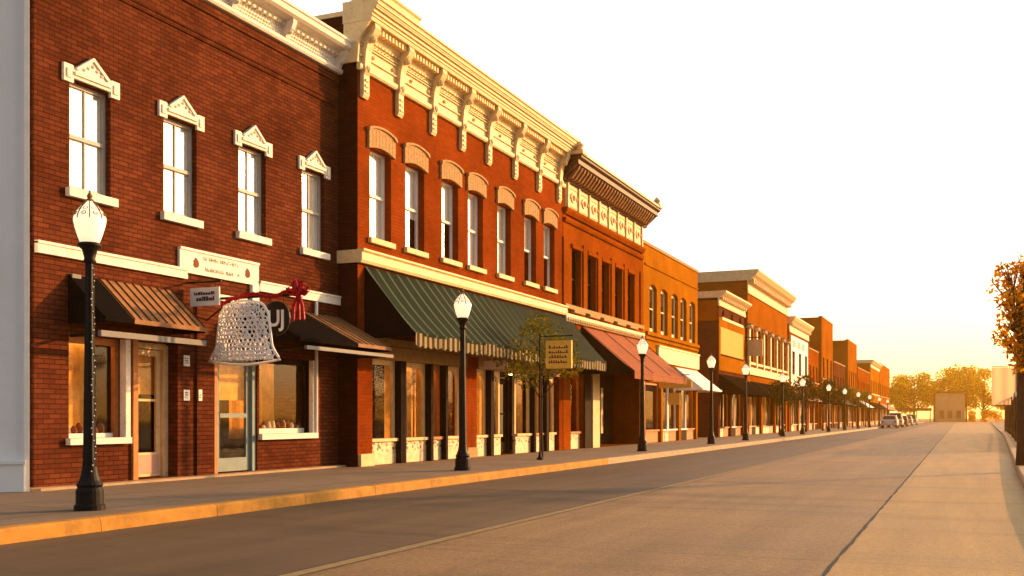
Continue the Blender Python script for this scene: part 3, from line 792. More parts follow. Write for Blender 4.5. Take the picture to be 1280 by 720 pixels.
# cornice
mb = MB(); e0, e1 = Y0-.04, Y1+.03
mb.yprof([(-D2,8.80),(-D2+.07,8.80),(-D2+.10,8.84),(-D2+.10,8.92),(-D2+.05,8.95),(-D2,8.95)], e0, e1)
cove = [(-D2+.03,8.952),(-D2+.04,9.25),(-D2+.08,9.50),(-D2+.17,9.68),(-D2+.32,9.80),(-D2,9.80)]
mb.yprof(cove, e0, e1)
mb.yprof([(-D2,9.802),(-D2+.40,9.802),(-D2+.42,9.86),(-D2+.42,9.95),(-D2+.47,9.97),(-D2+.47,10.03),(-D2+.54,10.08),(-D2+.58,10.20),(-D2+.62,10.22),(-D2+.62,10.27),(-D2,10.27)], e0-.06, e1+.30)
for z_,o_ in ((9.885,.425),(10.045,.505),(10.12,.555)): mb.box(-D2+o_-.02,-D2+o_+.022,e0-.06,e1+.3,z_,z_+.022)
mb.yprof([(-D2-.1,10.272),(-D2+.50,10.272),(-D2+.54,10.42),(-D2+.58,10.46),(-D2+.58,10.50),(-D2-.1,10.50)], e0-.06, s2(500))
mb.yprof([(-D2-.1,10.272),(-D2+.50,10.272),(-D2+.54,10.37),(-D2-.1,10.37)], s2(688), e1+.25)
mb.prism([(-D2-.30,e0-.002,8.95),(-D2+.05,e0-.002,8.95),(-D2+.09,e0-.002,9.45),(-D2+.38,e0-.002,9.80),(-D2-.30,e0-.002,9.80)], (0,-.05,0)); mb.box(-D2-.32,-D2-.002,e0-.06,e0-.001,9.802,10.27); mb.box(-D2-14,-D2-.33,Y0-.03,Y0-.002,10.02,10.12)
i = 0; y = Y0+.1
while y < Y1-.1:
    mb.box(-D2+.10,-D2+.32,y,y+.07,9.66,9.80); mb.box(-D2+.07,-D2+.13,y,y+.10,9.50,9.54); mb.ball((-D2+.09,y+.05,9.44), .022, 4)
    if i%6 == 3: mb.ball((-D2+.05,y+.035,9.22), .05, 5)
    y += .145; i += 1
for z_,o_ in ((9.385,.075),(9.33,.065),(9.10,.05)): mb.box(-D2+.02,-D2+o_+.03,Y0,Y1,z_,z_+.025)
co = mb.build('cornice', M['cream'], b2)
bk = [453.5,497,539,576,609,642,672,697]
for j,px in enumerate(bk):
    y = s2(px); w = .115
    P = [(0,8.24),(.06,8.22),(.10,8.30),(.10,8.72),(.15,8.80),(.13,8.95),(.16,9.25),(.22,9.45),(.34,9.58),(.40,9.70),(.38,9.80),(0,9.80)]
    m2 = MB().yprof([(-D2+x,z) for x,z in P], y-w, y+w)
    m2.ball((-D2+.11,y,8.86), .085, 6); m2.ball((-D2+.26,y,9.50), .095, 6)
    for zz in (8.34,8.46,8.58): m2.box(-D2+.10,-D2+.125,y-w*.6,y+w*.6,zz,zz+.05)
    m2.build('bracket', M['cream'], co)
# awning
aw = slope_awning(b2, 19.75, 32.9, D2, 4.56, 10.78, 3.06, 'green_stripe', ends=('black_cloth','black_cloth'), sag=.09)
mb = MB(); y = 19.75
while y < 32.88:
    e = min(y+.30,32.9)
    pts = [(y,3.05),(y,2.80)]+[(y+(e-y)*i/6, 2.80-.06*sin(pi*i/6)) for i in range(1,6)]+[(e,2.80),(e,3.05)]
    mb.xprof(pts, -10.775+.012*sin(y*3), -10.765+.012*sin(y*3)); y = e
mb.build('valance', M['valance_stripe'], aw)
mb = MB().tube([(-10.82,19.8,3.02),(-10.82,32.85,3.02)], .025, 6)
for y in (19.85,24.2,28.5,32.8): mb.tube([(-D2,y,2.98),(-10.82,y,3.0)], .022, 6)
mb.build('frame_pipe', M['black'], aw)
# shopfront
mb = MB().box(-D2-.45,-D2+.06,opA[0],opA[1],2.55,2.846); mb.box(-D2-.45,-D2+.06,opB[0],opB[1],2.55,2.846); mb.box(-D2,-D2+.12,Y0+.05,Y1-.05,2.86,3.02); mb.build('fascia_beam', M['wood_tan'], b2)
bays = [(466,500.5,'cream_trim'),(507.5,538,'cream_trim'),(541.5,556.5,'wood_org'),(559.5,580,'cream_trim'),(596.5,613,'cream_trim'),(617,630.5,'cream_trim'),(649,667.5,'cream_trim'),(670,682.5,'wood_org'),(686,697.5,'cream_trim')]
for i,(a,b,fr) in enumerate(bays):
    bay(b2, D2+.05, s2(a), s2(b), .74, 2.548, fr, 'shopglass', True, ('tan','tan','tan','wood_org','blind','tan','blind','tan','tan')[i], 'lace', WALK, (.45,.9,.8,.5,.7,.8,.6,.4,.5)[i], i*3+1, (.5,.35,.35,.5,.45,.4,.6,.5,.4)[i])
for a,b in ((500.5,507.5),(538,541.5),(556.5,559.5),(613,617),(667.5,670),(682.5,686)):
    MB().box(-D2-.2,-D2+.02,s2(a)+.01,s2(b)-.01,WALK,2.548).build('mullion_post', M['dark'], b2)
door(b2, D2, s2(631), s2(648.6), .17, 2.5, 'dark', [(.5,1.3),(1.36,2.2)], None, None, .4)
MB().box(-D2+.0,-D2+.08,Y0+.02,s2(465)-.02,WALK,.42).build('pier_base', M['cream_trim'], b2)
MB().box(-D2+.0,-D2+.05,s2(583),s2(595),WALK,.42).build('pier_base', M['stone'], b2)
sg = thing('shop_sign', (-11.3,24.2,2.7), 'small pale sign board hanging under the green awning edge', 'sign')
MB().box(-11.75,-11.05,s2(590)+.1,s2(590)+.13,2.52,2.74).build('panel', M['white_clean'], sg)
m2 = MB()
for xx in (-11.6,-11.2): m2.tube([(xx,s2(590)+.115,2.74),(xx,s2(590)+.115,3.0)], .008, 5)
m2.build('hanger', M['black'], sg)
sg = thing('hanging_sign', (-9.80,24.55,WALK), 'yellow square sign with dark ornamental lettering hung on a slim post before the green awning', 'sign')
m2 = MB().box(-9.60,-8.97,24.53,24.57,2.50,3.12); m2.build('panel', M['yellow_sign'], sg)
m2 = MB(); r_ = random.Random(2)
for zz in (2.96,2.84,2.72,2.59):
    xx = -9.55
    while xx < -9.06:
        w = r_.uniform(.03,.07); m2.box(xx,xx+w*.6,24.522,24.529,zz,zz+r_.uniform(.03,.085)); m2.box(xx+w*.6,xx+w,24.523,24.529,zz+.01,zz+.03); xx += w+.012
m2.build('lettering', M['redmark'], sg)
m2 = MB().box(-9.63,-8.94,24.515,24.585,3.121,3.16); m2.box(-9.63,-8.94,24.515,24.585,2.46,2.499); m2.box(-9.63,-9.601,24.515,24.585,2.5,3.12); m2.box(-8.969,-8.94,24.515,24.585,2.5,3.12); m2.build('sign_frame', M['yellow_sign'], sg)
m2 = MB().tube([(-9.80,24.55,WALK),(-9.80,24.55,3.34)], .026, 8); m2.lathe([(.09,0),(.09,.03),(.05,.08),(.03,.2)], (-9.80,24.55,WALK), 10); m2.tube([(-9.80,24.55,3.28),(-8.90,24.55,3.28)], .016, 6)
for xx in (-9.5,-9.07): m2.tube([(xx,24.55,3.16),(xx,24.55,3.28)], .008, 5)
m2.build('post', M['black'], sg)

# ================================================================== RUST BUILDING with dark cornice, copper awning
D3 = 12.05
s3 = lambda px: FS(px,D3)
Y0, Y1 = s3(704.2), s3(802.5)
b3 = thing('brick_building', (-D3,(Y0+Y1)/2,0), 'rust brick building with dark bracketed cornice, panelled frieze and copper awning', 'building', 'brick shop buildings along the street')
w3 = [(714,727),(734,745.5),(752,761.5),(769,777.5),(785,793)]
wc3 = [(s3(a)+s3(b))/2 for a,b in w3]; wW3 = sum(s3(b)-s3(a) for a,b in w3)/5
z30, z31 = 5.0, 6.95
Hb = 9.6
opD = (s3(748),s3(799),WALK,3.2,1.2); opC = (s3(713.5),s3(729),WALK,2.8,.4)
mb = MB(); facade(mb, D3, Y0, Y1, 0, Hb, [(c-wW3/2,c+wW3/2,z30,z31) for c in wc3]+[opD,opC]); shell(mb, D3, Y0, Y1, Hb); mb.build('wall', M['brick_rust'], b3)
roof(b3, D3, Y0, Y1, Hb)
for c in wc3: sash(b3, D3, c, z30, wW3, z31-z30, 'dark', .20, False, 0, 'darkglass', .06)
for c in [Y0+.12]+[(a+b)/2 for a,b in zip(wc3,wc3[1:])]+[Y1-.15]: MB().box(-D3,-D3+.05,c-.2,c+.2,z30-.1,z31+.25).build('pilaster', M['brick_rust'], b3)
mb = MB()
for c in wc3: mb.box(-D3,-D3+.06,c-wW3/2-.06,c+wW3/2+.06,z31+.001,z31+.14)
mb.build('window_head', M['brick_rust'], b3)
mb = MB(); mb.box(-D3,-D3+.10,Y0,Y1,z30-.14,z30-.002)
for c in wc3: mb.box(-D3,-D3+.14,c-wW3/2-.08,c+wW3/2+.08,z30-.24,z30-.142)
mb.build('sill_course', M['stone'], b3)
mb = MB(); mb.box(-D3,-D3+.12,Y0,Y1,4.42,4.68)
y = Y0+.05
while y < Y1-.1: mb.ball((-D3+.12,y+.1,4.50), .08, 5); y += .24
mb.build('belt_course', M['cream'], b3)
mb = MB(); mb.yprof([(-D3,7.72),(-D3+.06,7.72),(-D3+.10,7.8),(-D3+.10,7.86),(-D3,7.86)], Y0, Y1); mb.yprof([(-D3,7.98),(-D3+.08,7.98),(-D3+.15,8.1),(-D3+.15,8.2),(-D3,8.2)], Y0, Y1); mb.build('moulding', M['brick_rust'], b3)
mb = MB(); mb.box(-D3,-D3+.04,Y0+.12,Y1-.12,8.21,9.05)
np_ = 8; st_ = (Y1-Y0-.5)/np_
for i in range(np_+1): y = Y0+.2+st_*i; mb.box(-D3+.04,-D3+.10,y,y+.12,8.22,9.04)
for i in range(np_):
    y = Y0+.32+st_*i; w = st_-.12; c_ = y+w/2
    mb.box(-D3+.04,-D3+.065,y+.1,y+w-.1,8.30,8.36); mb.box(-D3+.04,-D3+.065,y+.1,y+w-.1,8.90,8.96)
    mb.xprof([(c_+.22*cos(q*pi/6),8.63+.17*sin(q*pi/6)) for q in range(12)], -D3+.04, -D3+.08)
    for sg_ in (-1,1): mb.ball((-D3+.05,c_+sg_*.33,8.63), .07, 6)
fr3 = mb.build('frieze', M['cream_trim'], b3)
for i in range(0,np_,1):
    c_ = Y0+.32+st_*i+(st_-.12)/2
    MB().xprof([(c_+.13*cos(q*pi/6),8.63+.10*sin(q*pi/6)) for q in range(12)], -D3+.081, -D3+.09).build('frieze_panel', M['copper'], fr3)
mb = MB(); mb.yprof([(-D3,9.06),(-D3+.12,9.06),(-D3+.16,9.16),(-D3+.55,9.50),(-D3+.62,9.52),(-D3+.62,9.66),(-D3+.72,9.72),(-D3+.74,9.86),(-D3,9.86)], Y0-.25, Y1+.25)
co = mb.build('cornice', M['dark_cornice'], b3)
m2 = MB(); y = Y0
while y < Y1-.1: m2.prism([(-D3+.17,y,9.10),(-D3+.30,y,9.12),(-D3+.52,y,9.40),(-D3+.56,y,9.50),(-D3+.17,y,9.17)], (0,.12,0)); y += .30
m2.build('dentil_row', M['tin'], co)
MB().box(-D3+.745,-D3+.78,Y0-.28,Y1+.3,9.80,9.88).build('cap_moulding', M['cream_trim'], co)
for y in (Y0-.12,Y1+.12):
    m2 = MB().box(-D3-.1,-D3+.80,y-.22,y+.22,9.82,9.93); m2.lathe([(.02,0),(.15,.04),(.10,.1),(.16,.2),(.05,.32),(.01,.36)], (-D3+.6,y,9.93), 10); m2.build('finial', M['cream_trim'], co)
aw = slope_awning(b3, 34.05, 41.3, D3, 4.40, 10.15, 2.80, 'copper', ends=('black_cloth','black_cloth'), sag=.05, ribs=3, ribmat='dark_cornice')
m2 = MB().box(-10.16,-10.13,34.05,41.3,2.55,2.735); m2.build('valance', M['copper'], aw)
m2 = MB().box(-D3-1.15,-D3-1.1,opD[0]+.01,opD[1]-.01,WALK,3.19); m2.build('recess_wall', M['dark'], b3)
door(b3, D3, s3(766), s3(779), .17, 2.7, 'dark', [(.6,1.4),(1.46,2.4)], None, (1.2,2.4), 1.0)
MB().box(-D3-1.09,-D3-1.0,s3(780),s3(784),.6,2.4).build('side_light', M['cream_trim'], b3)
bay(b3, D3+.05, opC[0], opC[1], .74, 2.79, 'wood_org', 'shopglass', True, 'tan', 'lace', WALK, .6, 77)
MB().box(-D3+.002,-D3+.10,s3(738),s3(746.5),WALK,2.9).build('brick_pier', M['cream_trim'], b3)
MB().box(-D3+.002,-D3+.06,s3(729.3),s3(737.5),WALK,2.9).build('dark_pier', M['dark'], b3)
MB().box(-D3+.0,-D3+.12,s3(799.2),Y1-.02,WALK,3.3).build('corner_pier', M['cream_trim'], b3)

# ================================================================== generic further buildings
def simple(D, px0, px1, H, mat, label, wpx=None, wz=None, nwin=0, arch=False, cor=None, cor_mat='cream', awn=None, shop=(), seed=0, wfr='cream_trim', depth=14, y0=None, y1=None, blind=.4, glass='darkglass', ww=None, fw_=.06):
    a = y0 if y0 is not None else FS(px0,D); b = y1 if y1 is not None else FS(px1,D)
    t = thing('brick_building', (-D,(a+b)/2,0), label, 'building', 'brick shop buildings along the street')
    ops = []; cs = []
    if nwin:
        w = ww or (b-a)/nwin*.42
        cs = [a+(b-a)*(i+.5)/nwin for i in range(nwin)] if not wpx else [(FS(p,D)+FS(q,D))/2 for p,q in wpx]
        ops = [(c-w/2,c+w/2,wz[0],wz[1]) for c in cs]
    sh = [(a+(b-a)*p,a+(b-a)*q,WALK,2.75,.4) for p,q in shop]
    mb = MB(); facade(mb, D, a, b, 0, H, ops+sh); shell(mb, D, a, b, H, depth)
    if arch:
        for c in cs:
            r = w/2; n = 6; zt = wz[1]
            for sgn in (-1,1):
                pts = [(c+sgn*r,zt)]+[(c+sgn*r*cos(pi/2*i/n),zt-r*.38+r*.38*sin(pi/2*i/n)) for i in range(n+1)]
                mb.xprof(pts[::-sgn], -D-.20, -D+.003)
    mb.build('wall', M[mat], t)
    roof(t, D, a, b, H, depth)
    for i,c in enumerate(cs): sash(t, D, c, wz[0], w, wz[1]-wz[0], wfr, .14, False, blind, glass, fw_)
    if cs:
        m2 = MB().box(-D,-D+.09,cs[0]-w,cs[-1]+w,wz[0]-.16,wz[0]-.002); m2.build('sill_course', M[cor_mat], t)
    if cor:
        c0, c1, out = cor
        m2 = MB().yprof([(-D,c0),(-D+.08,c0),(-D+.10,c0+.12),(-D+.06,c0+.16),(-D+.06,c0+(c1-c0)*.5),(-D+out*.6,c0+(c1-c0)*.7),(-D+out*.75,c0+(c1-c0)*.75),(-D+out,c1-.1),(-D+out,c1),(-D,c1)], a-.15, b+.15)
        y = a+.1
        while y < b-.15: m2.box(-D+.06,-D+out*.55,y,y+.16,c0+(c1-c0)*.42,c0+(c1-c0)*.62); y += .55
        m2.box(-D-depth*.8,-D-.002,a-.12,a-.003,c0+(c1-c0)*.55,c1)
        m2.build('cornice', M[cor_mat], t)
    else:
        MB().box(-D-.3,-D+.05,a-.02,b+.02,H,H+.12).build('coping', M['stone'], t)
    rr = random.Random(seed)
    for i,(p,q) in enumerate(shop):
        A, B = a+(b-a)*p, a+(b-a)*q; n = max(1,int((B-A)/1.3))
        for j in range(n):
            bay(t, D+.05, A+(B-A)*j/n+.03, A+(B-A)*(j+1)/n-.03, .7, 2.74, rr.choice(('cream_trim','wood_org','dark','white_clean')), 'shopglass', False, rr.choice(('tan','blind','wood_org','tan',None)), rr.choice(('lace','wood_org','pinkpanel','dark')), WALK, rr.uniform(.3,.9), seed*7+j)
    if awn:
        for (p,q,zt,out,zf,am) in awn:
            slope_awning(t, a+(b-a)*p, a+(b-a)*q, D, zt, D-out, zf, am, ends=(am,am))
    return t

D4 = 12.05
b4 = simple(D4, 803, 872, 8.45, 'brick_ochre', 'plain ochre brick building with five arched windows and pale shop fascia', [(812,821),(826.6,834),(840,847),(851,858),(862,869)], (4.85,6.9), 5, True, None, 'brick_ochre', [(.55,.98,3.55,1.25,2.55,'white_clean')], [(.05,.30),(.33,.62),(.66,.97)], 3, 'cream_trim', y0=FS(803,D4)+.02, ww=1.15, fw_=.17)
y4, y4e = FS(803,D4), FS(872,D4)
m2 = MB().box(-D4,-D4+.08,y4+.3,y4e-.1,4.5,4.62); m2.box(-D4,-D4+.05,y4+.3,y4e-.1,7.6,7.68); m2.build('brick_band', M['brick_ochre'], b4)
sg = thing('sign_board', (-D4,y4+6,3.9), 'long blank cream fascia board on the ochre brick building', 'sign')
m2 = MB().box(-D4,-D4+.10,y4+2.2,y4e-.05,3.62,4.28); m2.box(-D4,-D4+.14,y4+2.2,y4e-.05,4.282,4.36); m2.build('board', M['cream'], sg)
sg = thing('hanging_sign', (-11,y4+1.2,2.6), 'bright yellow corner sign beneath the end of the copper awning', 'sign')
m2 = MB().prism([(-11.6,y4+.9,2.45),(-10.2,y4+.9,2.45),(-10.2,y4+.9,2.75),(-10.7,y4+.9,2.95),(-11.6,y4+.9,2.75)], (0,.06,0)); m2.build('panel', M['yellow_sign'], sg)
m2 = MB().box(-11.2,-10.7,y4+.91,y4+.95,1.75,2.25); m2.build('lower_panel', M['yellow_sign'], sg)
m2 = MB(); m2.tube([(-D4,y4+.93,3.0),(-10.3,y4+.93,3.0)], .02, 6)
for xx in (-11.3,-10.6): m2.tube([(xx,y4+.93,2.7),(xx,y4+.93,3.0)], .01, 5)
for xx in (-11.1,-10.8): m2.tube([(xx,y4+.93,2.25),(xx,y4+.93,2.46)], .01, 5)
m2.build('bracket', M['black'], sg)

D5 = 12.05
b5 = simple(D5, 898, 930, 8.05, 'brick_brown', 'narrow brown building with yellow panel front and black awning past the alley', None, (6.75,7.2), 3, False, (7.3,8.1,.45), 'cream_trim', [(.02,.98,3.6,1.6,2.55,'black_cloth')], [(.06,.45),(.5,.95)], 5, 'dark', blind=0, ww=.55)
y5, y5e = FS(898,D5), FS(930,D5)
m2 = MB().box(-D5,-D5+.05,y5,y5e,6.2,6.7); m2.box(-D5,-D5+.05,y5,y5+.4,3.8,6.2); m2.box(-D5,-D5+.05,y5e-.4,y5e,3.8,6.2); m2.build('front_trim', M['brick_ochre'], b5)
m2 = MB().box(-D5,-D5+.04,y5+.4,y5e-.4,4.72,6.2); m2.build('yellow_panel', paint('yellow_render', (.60,.33,.05), .8, .15, 3, dirt=(.35,.17,.04)), b5)
m2 = MB().box(-D5,-D5+.06,y5+.4,y5e-.4,3.8,4.6); m2.build('lower_panel', M['brick_ochre'], b5)
m2 = MB().box(-D5-6,-D5-.05,y5-.06,y5-.003,6.5,7.6); m2.build('side_band', M['brick_far'], b5)
sg = thing('hanging_sign', (-11.6,y5e+.8,5.2), 'square pale blade sign between the brown building and the tall arched building', 'sign')
MB().box(-12.0,-11.1,y5e+.9,y5e+1.0,5.0,6.0).build('panel', M['cream_trim'], sg)
m2 = MB().tube([(-12.5,y5e+.95,6.15),(-11.1,y5e+.95,6.15)], .03, 6); m2.tube([(-11.5,y5e+.95,6.15),(-11.5,y5e+.95,6.0)], .02, 5); m2.box(-12.06,-12.0,y5e+.9,y5e+1.0,4.9,6.2); m2.build('bracket', M['black'], sg)

D6 = 12.05
b6 = simple(D6, 939, 984, 9.9, 'brick_far', 'tall brick building with cream cornice and six narrow arched windows', None, (4.7,6.9), 6, True, (8.9,10.35,.7), 'cream_trim', [(.05,.95,3.5,1.2,2.6,'black_cloth')], [(.04,.3),(.34,.64),(.68,.96)], 6, 'cream_trim', y0=FS(939,D6)-1.2)
y6, y6e = FS(939,D6)-1.2, FS(984,D6)
n6 = (y6e-y6)/6
for i in range(7):
    yy = min(max(y6+n6*i,y6+.22),y6e-.22)
    MB().box(-D6,-D6+.12,yy-.2,yy+.2,4.36,6.75).lathe([(.26,0),(.30,.1),(.2,.2),(.32,.32)], (-D6+.05,yy,6.75), 8).build('pilaster', M['cream_trim'], b6)
MB().box(-D6,-D6+.14,y6,y6e,3.9,4.35).build('belt_course', M['cream'], b6)
D7 = 12.05
b7 = simple(D7, 985, 1010, 8.1, 'brick_rust', 'brick building whose middle bay is white with three tall windows', None, (4.6,6.4), 3, False, (7.8,9.0,.5), 'cream', [(.1,.95,3.4,1.3,2.6,'tin')], [(.05,.45),(.5,.95)], 7, 'white_clean', y0=FS(985,D7)+.6)
y7, y7e = FS(985,D7)+.6, FS(1010,D7)
m2 = MB()
cs = [y7+(y7e-y7)*(i+.5)/3 for i in range(3)]; w7 = (y7e-y7)/3*.42
m2.box(-D7,-D7+.08,y7+.5,y7e-.6,6.42,7.6); m2.box(-D7,-D7+.08,y7+.5,y7e-.6,3.7,4.4)
for u,v in ((y7+.5,cs[0]-w7/2),(cs[0]+w7/2,cs[1]-w7/2),(cs[1]+w7/2,cs[2]-w7/2),(cs[2]+w7/2,y7e-.6)): m2.box(-D7,-D7+.08,u,v,4.4,6.42)
m2.build('white_front', M['white_clean'], b7)
m2 = MB()
for i in range(3): m2.box(-D7+.081,-D7+.09,y7+1.2+i*2.6,y7+2.8+i*2.6,6.75,7.3)
m2.build('raised_panels', M['bar'], b7)
simple(12.05, 1027, 1041, 10.75, 'brick_far', 'tall narrow orange brick tower block beyond the white bay', None, (5,7), 3, False, None, 'stone', [(0,1,3.5,1.3,2.6,'black_cloth')], [(.05,.45),(.5,.95)], 8)
simple(12.05, 1010.5, 1023, 7.2, 'brick_rust', 'low rust brick shop beside the narrow orange tower block', None, (4.4,5.8), 3, False, None, 'stone', [(0,1,3.4,1.3,2.6,'black_cloth')], [(.05,.5),(.55,.95)], 9)
simple(12.05, 1042, 1056, 7.0, 'brick_brown', 'low brown brick shop behind the street trees', None, (4.2,5.6), 4, False, None, 'stone', [(0,1,3.4,1.3,2.6,'green_stripe')], [(.05,.5),(.55,.95)], 10)
simple(12.05, 1060, 1071, 10.3, 'brick_far', 'orange brick block with tall blank parapet in the hazy distance', None, (4.8,6.8), 4, False, None, 'stone', [(0,1,3.5,1.3,2.6,'black_cloth')], [(.05,.5),(.55,.95)], 12)
simple(12.05, 1072, 1087, 7.6, 'brick_rust', 'long low brick shop row in the haze with pale awning', None, (4.4,6), 8, False, None, 'stone', [(0,.5,3.5,1.3,2.6,'white_clean'),(.5,1,3.5,1.3,2.6,'black_cloth')], [(.05,.5),(.55,.95)], 13)
simple(12.05, 1088, 1099, 9.4, 'brick_ochre', 'pale ochre block second from the far end of the row', None, (4.8,6.8), 5, False, (8.6,9.7,.5), 'cream', [(0,1,3.5,1.3,2.6,'black_cloth')], [(.05,.5),(.55,.95)], 14)
simple(12.05, 1099.5, 1112, 10.1, 'brick_far', 'last orange brick building at the far end of the row', None, (4.8,6.8), 6, False, None, 'stone', [(0,1,3.5,1.3,2.6,'tin')], [(.05,.5),(.55,.95)], 15)

# ================================================================== street lamps
def make_lamp(loc, label):
    t = thing('street_lamp', loc, label, 'street lamp', 'black street lamps along the left kerb')
    x,y,z = loc
    MB().lathe([(.175,0),(.175,.05),(.155,.07),(.155,.22),(.135,.26),(.15,.29),(.12,.34),(.095,.42),(.085,.5)], loc, 20).build('base', M['black'], t, False)
    m2 = MB(); n = 16; vs = []
    prof = [(.082,.5),(.078,.7),(.066,1.6),(.056,2.4),(.052,2.86)]
    for r,zz in prof:
        for q in range(n):
            rr = r*(1 if q%2 else .86); vs.append((x+rr*cos(2*pi*q/n),y+rr*sin(2*pi*q/n),z+zz))
    m2.add(vs, [(i*n+q,i*n+(q+1)%n,(i+1)*n+(q+1)%n,(i+1)*n+q) for i in range(len(prof)-1) for q in range(n)]); m2.build('post', M['black'], t)
    MB().lathe([(.054,2.86),(.075,2.88),(.06,2.92),(.085,3.02),(.13,3.06),(.135,3.085),(.12,3.10)], loc, 16).build('collar', M['black'], t, True)
    gl = MB().lathe([(.105,3.10),(.135,3.18),(.165,3.28),(.182,3.36),(.178,3.40),(.155,3.45),(.11,3.51),(.06,3.56),(.035,3.59)], loc, 18).build('globe', M['globe'], t, True)
    m2 = MB()
    for q in range(8):
        a = 2*pi*q/8
        m2.tube([(x+r*cos(a),y+r*sin(a),z+zz) for r,zz in ((.186,3.37),(.18,3.415),(.155,3.46),(.11,3.52),(.05,3.58))], .008, 4)
        b_ = a+pi/8
        for R,zz in ((.165,3.43),(.12,3.49)): m2.ring((x+R*cos(b_),y+R*sin(b_),z+zz), .024, .006, (-sin(b_),cos(b_),0), (-cos(b_)*.6,-sin(b_)*.6,.8), 8, 4)
    m2.lathe([(.045,3.585),(.05,3.60),(.022,3.62),(.035,3.645),(.012,3.69),(.003,3.72)], loc, 10)
    m2.build('filigree_cap', M['tin'], t)
    return t
LX = -9.3
ly = [9.17,19.05,32.1,42.1,49.5,60.6,68.8,82,94,107,121,136,152]
lab = ['nearest black street lamp with lit globe, in front of the left shop window','black street lamp with lit globe before the striped green awning','black street lamp before the copper awning','black street lamp before the pale awning of the ochre building','black street lamp before the black awning of the brown building','black street lamp before the tall arched building','black street lamp just past the tall arched building','black street lamp before the white bay building','small distant street lamp before the low rust shop','distant street lamp beside the narrow orange tower block','distant street lamp past the orange tower block, fourth from the far end','hazy street lamp, second last along the row','hazy street lamp, last one before the parked cars']
lamp0 = make_lamp((LX,ly[0],WALK), lab[0])
for y_,l_ in zip(ly[1:],lab[1:]): dup(lamp0, (LX+(.15 if y_ > 80 else 0),y_,WALK), l_)
fl = thing('fairy_light_string', (LX+.1,ly[0],WALK), 'string of tiny white bulbs running down the nearest lamp post', 'lights')
m2 = MB(); pts = []
for i in range(34):
    zz = 2.8-2.35*i/33; r = .060+.03*i/33+.006; a = -.35+.25*sin(i*.9)
    p = (LX+r*cos(a),ly[0]+r*sin(a),WALK+zz); pts.append(p); MB().ball((p[0]+.012*cos(a),p[1]+.012*sin(a),p[2]), .0065, 5).build('bulb', M['bulb'], fl)
m2.tube(pts, .004, 4); m2.build('wire', M['black'], fl)

# ================================================================== trees
def leaves(mb, c, r, n, size, rr, squash=1.0, shell_=.35):
    for _ in range(n):
        d = Vector((rr.gauss(0,1),rr.gauss(0,1),rr.gauss(0,1))).normalized()*(rr.random()**shell_)
        p = Vector(c)+Vector((d.x*r,d.y*r,d.z*r*squash))
        a = Vector((rr.gauss(0,1),rr.gauss(0,1),rr.gauss(0,1))).normalized(); b = a.orthogonal().normalized(); s_ = size*rr.uniform(.6,1.4)
        mb.add([p-a*s_, p+b*s_*.5, p+a*s_, p-b*s_*.5], [(0,1,2,3)])
def tree(loc, label, h, trunk_h, tr, blobs, leaf, lm, seed, group=None, name='street_tree', limbs=7, lean=0):
    rr = random.Random(seed); t = thing(name, loc, label, 'tree', group); L0 = Vector(loc)
    m2 = MB(); top = L0+Vector((lean,0,h*.8))
    pts = [L0.lerp(top, i/6)+Vector((rr.uniform(-1,1)*tr*.5,rr.uniform(-1,1)*tr*.5,0))*(i>0) for i in range(7)]
    m2.tube(pts, [tr*(1.25 if i==0 else 1-.13*i) for i in range(7)], 9)
    for c,r,n in blobs:
        q = L0+Vector(c); st = L0.lerp(top, min(.92,max(trunk_h/h,(c[2]-r*.7)/(h*.8+.01)*.75)))
        m2.tube([st, st.lerp(q,.5)+Vector((rr.uniform(-.1,.1)*r,rr.uniform(-.1,.1)*r,.12*r)), q], [tr*.45,tr*.28,tr*.1], 6)
        for k_ in range(4):
            e = q+Vector((rr.uniform(-.8,.8)*r,rr.uniform(-.8,.8)*r,rr.uniform(-.2,.8)*r)); m2.tube([st.lerp(q,.7), e], [tr*.18,tr*.05], 5)
    m2.build('trunk', M['bark'], t, True)
    m3 = MB()
    for c,r,n in blobs: leaves(m3, L0+Vector(c), r, n, leaf, rr, .85)
    m3.build('crown', lm, t)
    return t
LM_olive = leafmat('olive_leaves', [(0,(.08,.095,.012)),(.5,(.16,.17,.02)),(1,(.27,.25,.03))], .55)
LM_gold  = leafmat('golden_leaves', [(0,(.10,.085,.005)),(.5,(.40,.31,.008)),(1,(.74,.60,.03))], .68)
LM_rust  = leafmat('rust_leaves', [(0,(.34,.12,.008)),(.5,(.62,.28,.012)),(1,(.80,.48,.03))], .68)
LM_dark  = leafmat('dark_leaves', [(0,(.03,.04,.012)),(.6,(.06,.07,.02)),(1,(.12,.10,.03))], .35)
tree((-10.1,25.4,WALK), 'slender street tree with thin olive foliage before the green awning', 3.9, 1.9, .045,
     [((0,.1,3.15),.70,430),((.5,.2,2.8),.55,300),((-.7,-.2,2.7),.58,240),((.15,-.3,2.45),.52,170),((-.2,.3,3.6),.40,130),((.75,.1,2.4),.40,130),((-.4,.1,2.1),.36,80),((-.8,.2,2.35),.38,110)], .052, LM_olive, 21)
for i,(y_,hh,lab_) in enumerate(((66,3.8,'bushy dark street tree before the tall arched building'),(78,4.2,'dark street tree before the white bay building'),(88,4.4,'larger dark street tree near the low rust shop'),(100,4.4,'dark hazy street tree before the narrow tower block'),(114,4.4,'hazy olive street tree past the narrow tower block'),(130,4.6,'last small street tree before the parked cars'))):
    rr = random.Random(50+i)
    bl = [((rr.uniform(-.6,.6),rr.uniform(-.7,.7),hh-1.0+rr.uniform(-.6,.5)),rr.uniform(.5,.75),170) for _ in range(7)]
    tree((-10.3,y_,WALK), lab_, hh, 1.8, .07, bl, .085, LM_dark if i<4 else LM_olive, 60+i, 'small trees along the left pavement')
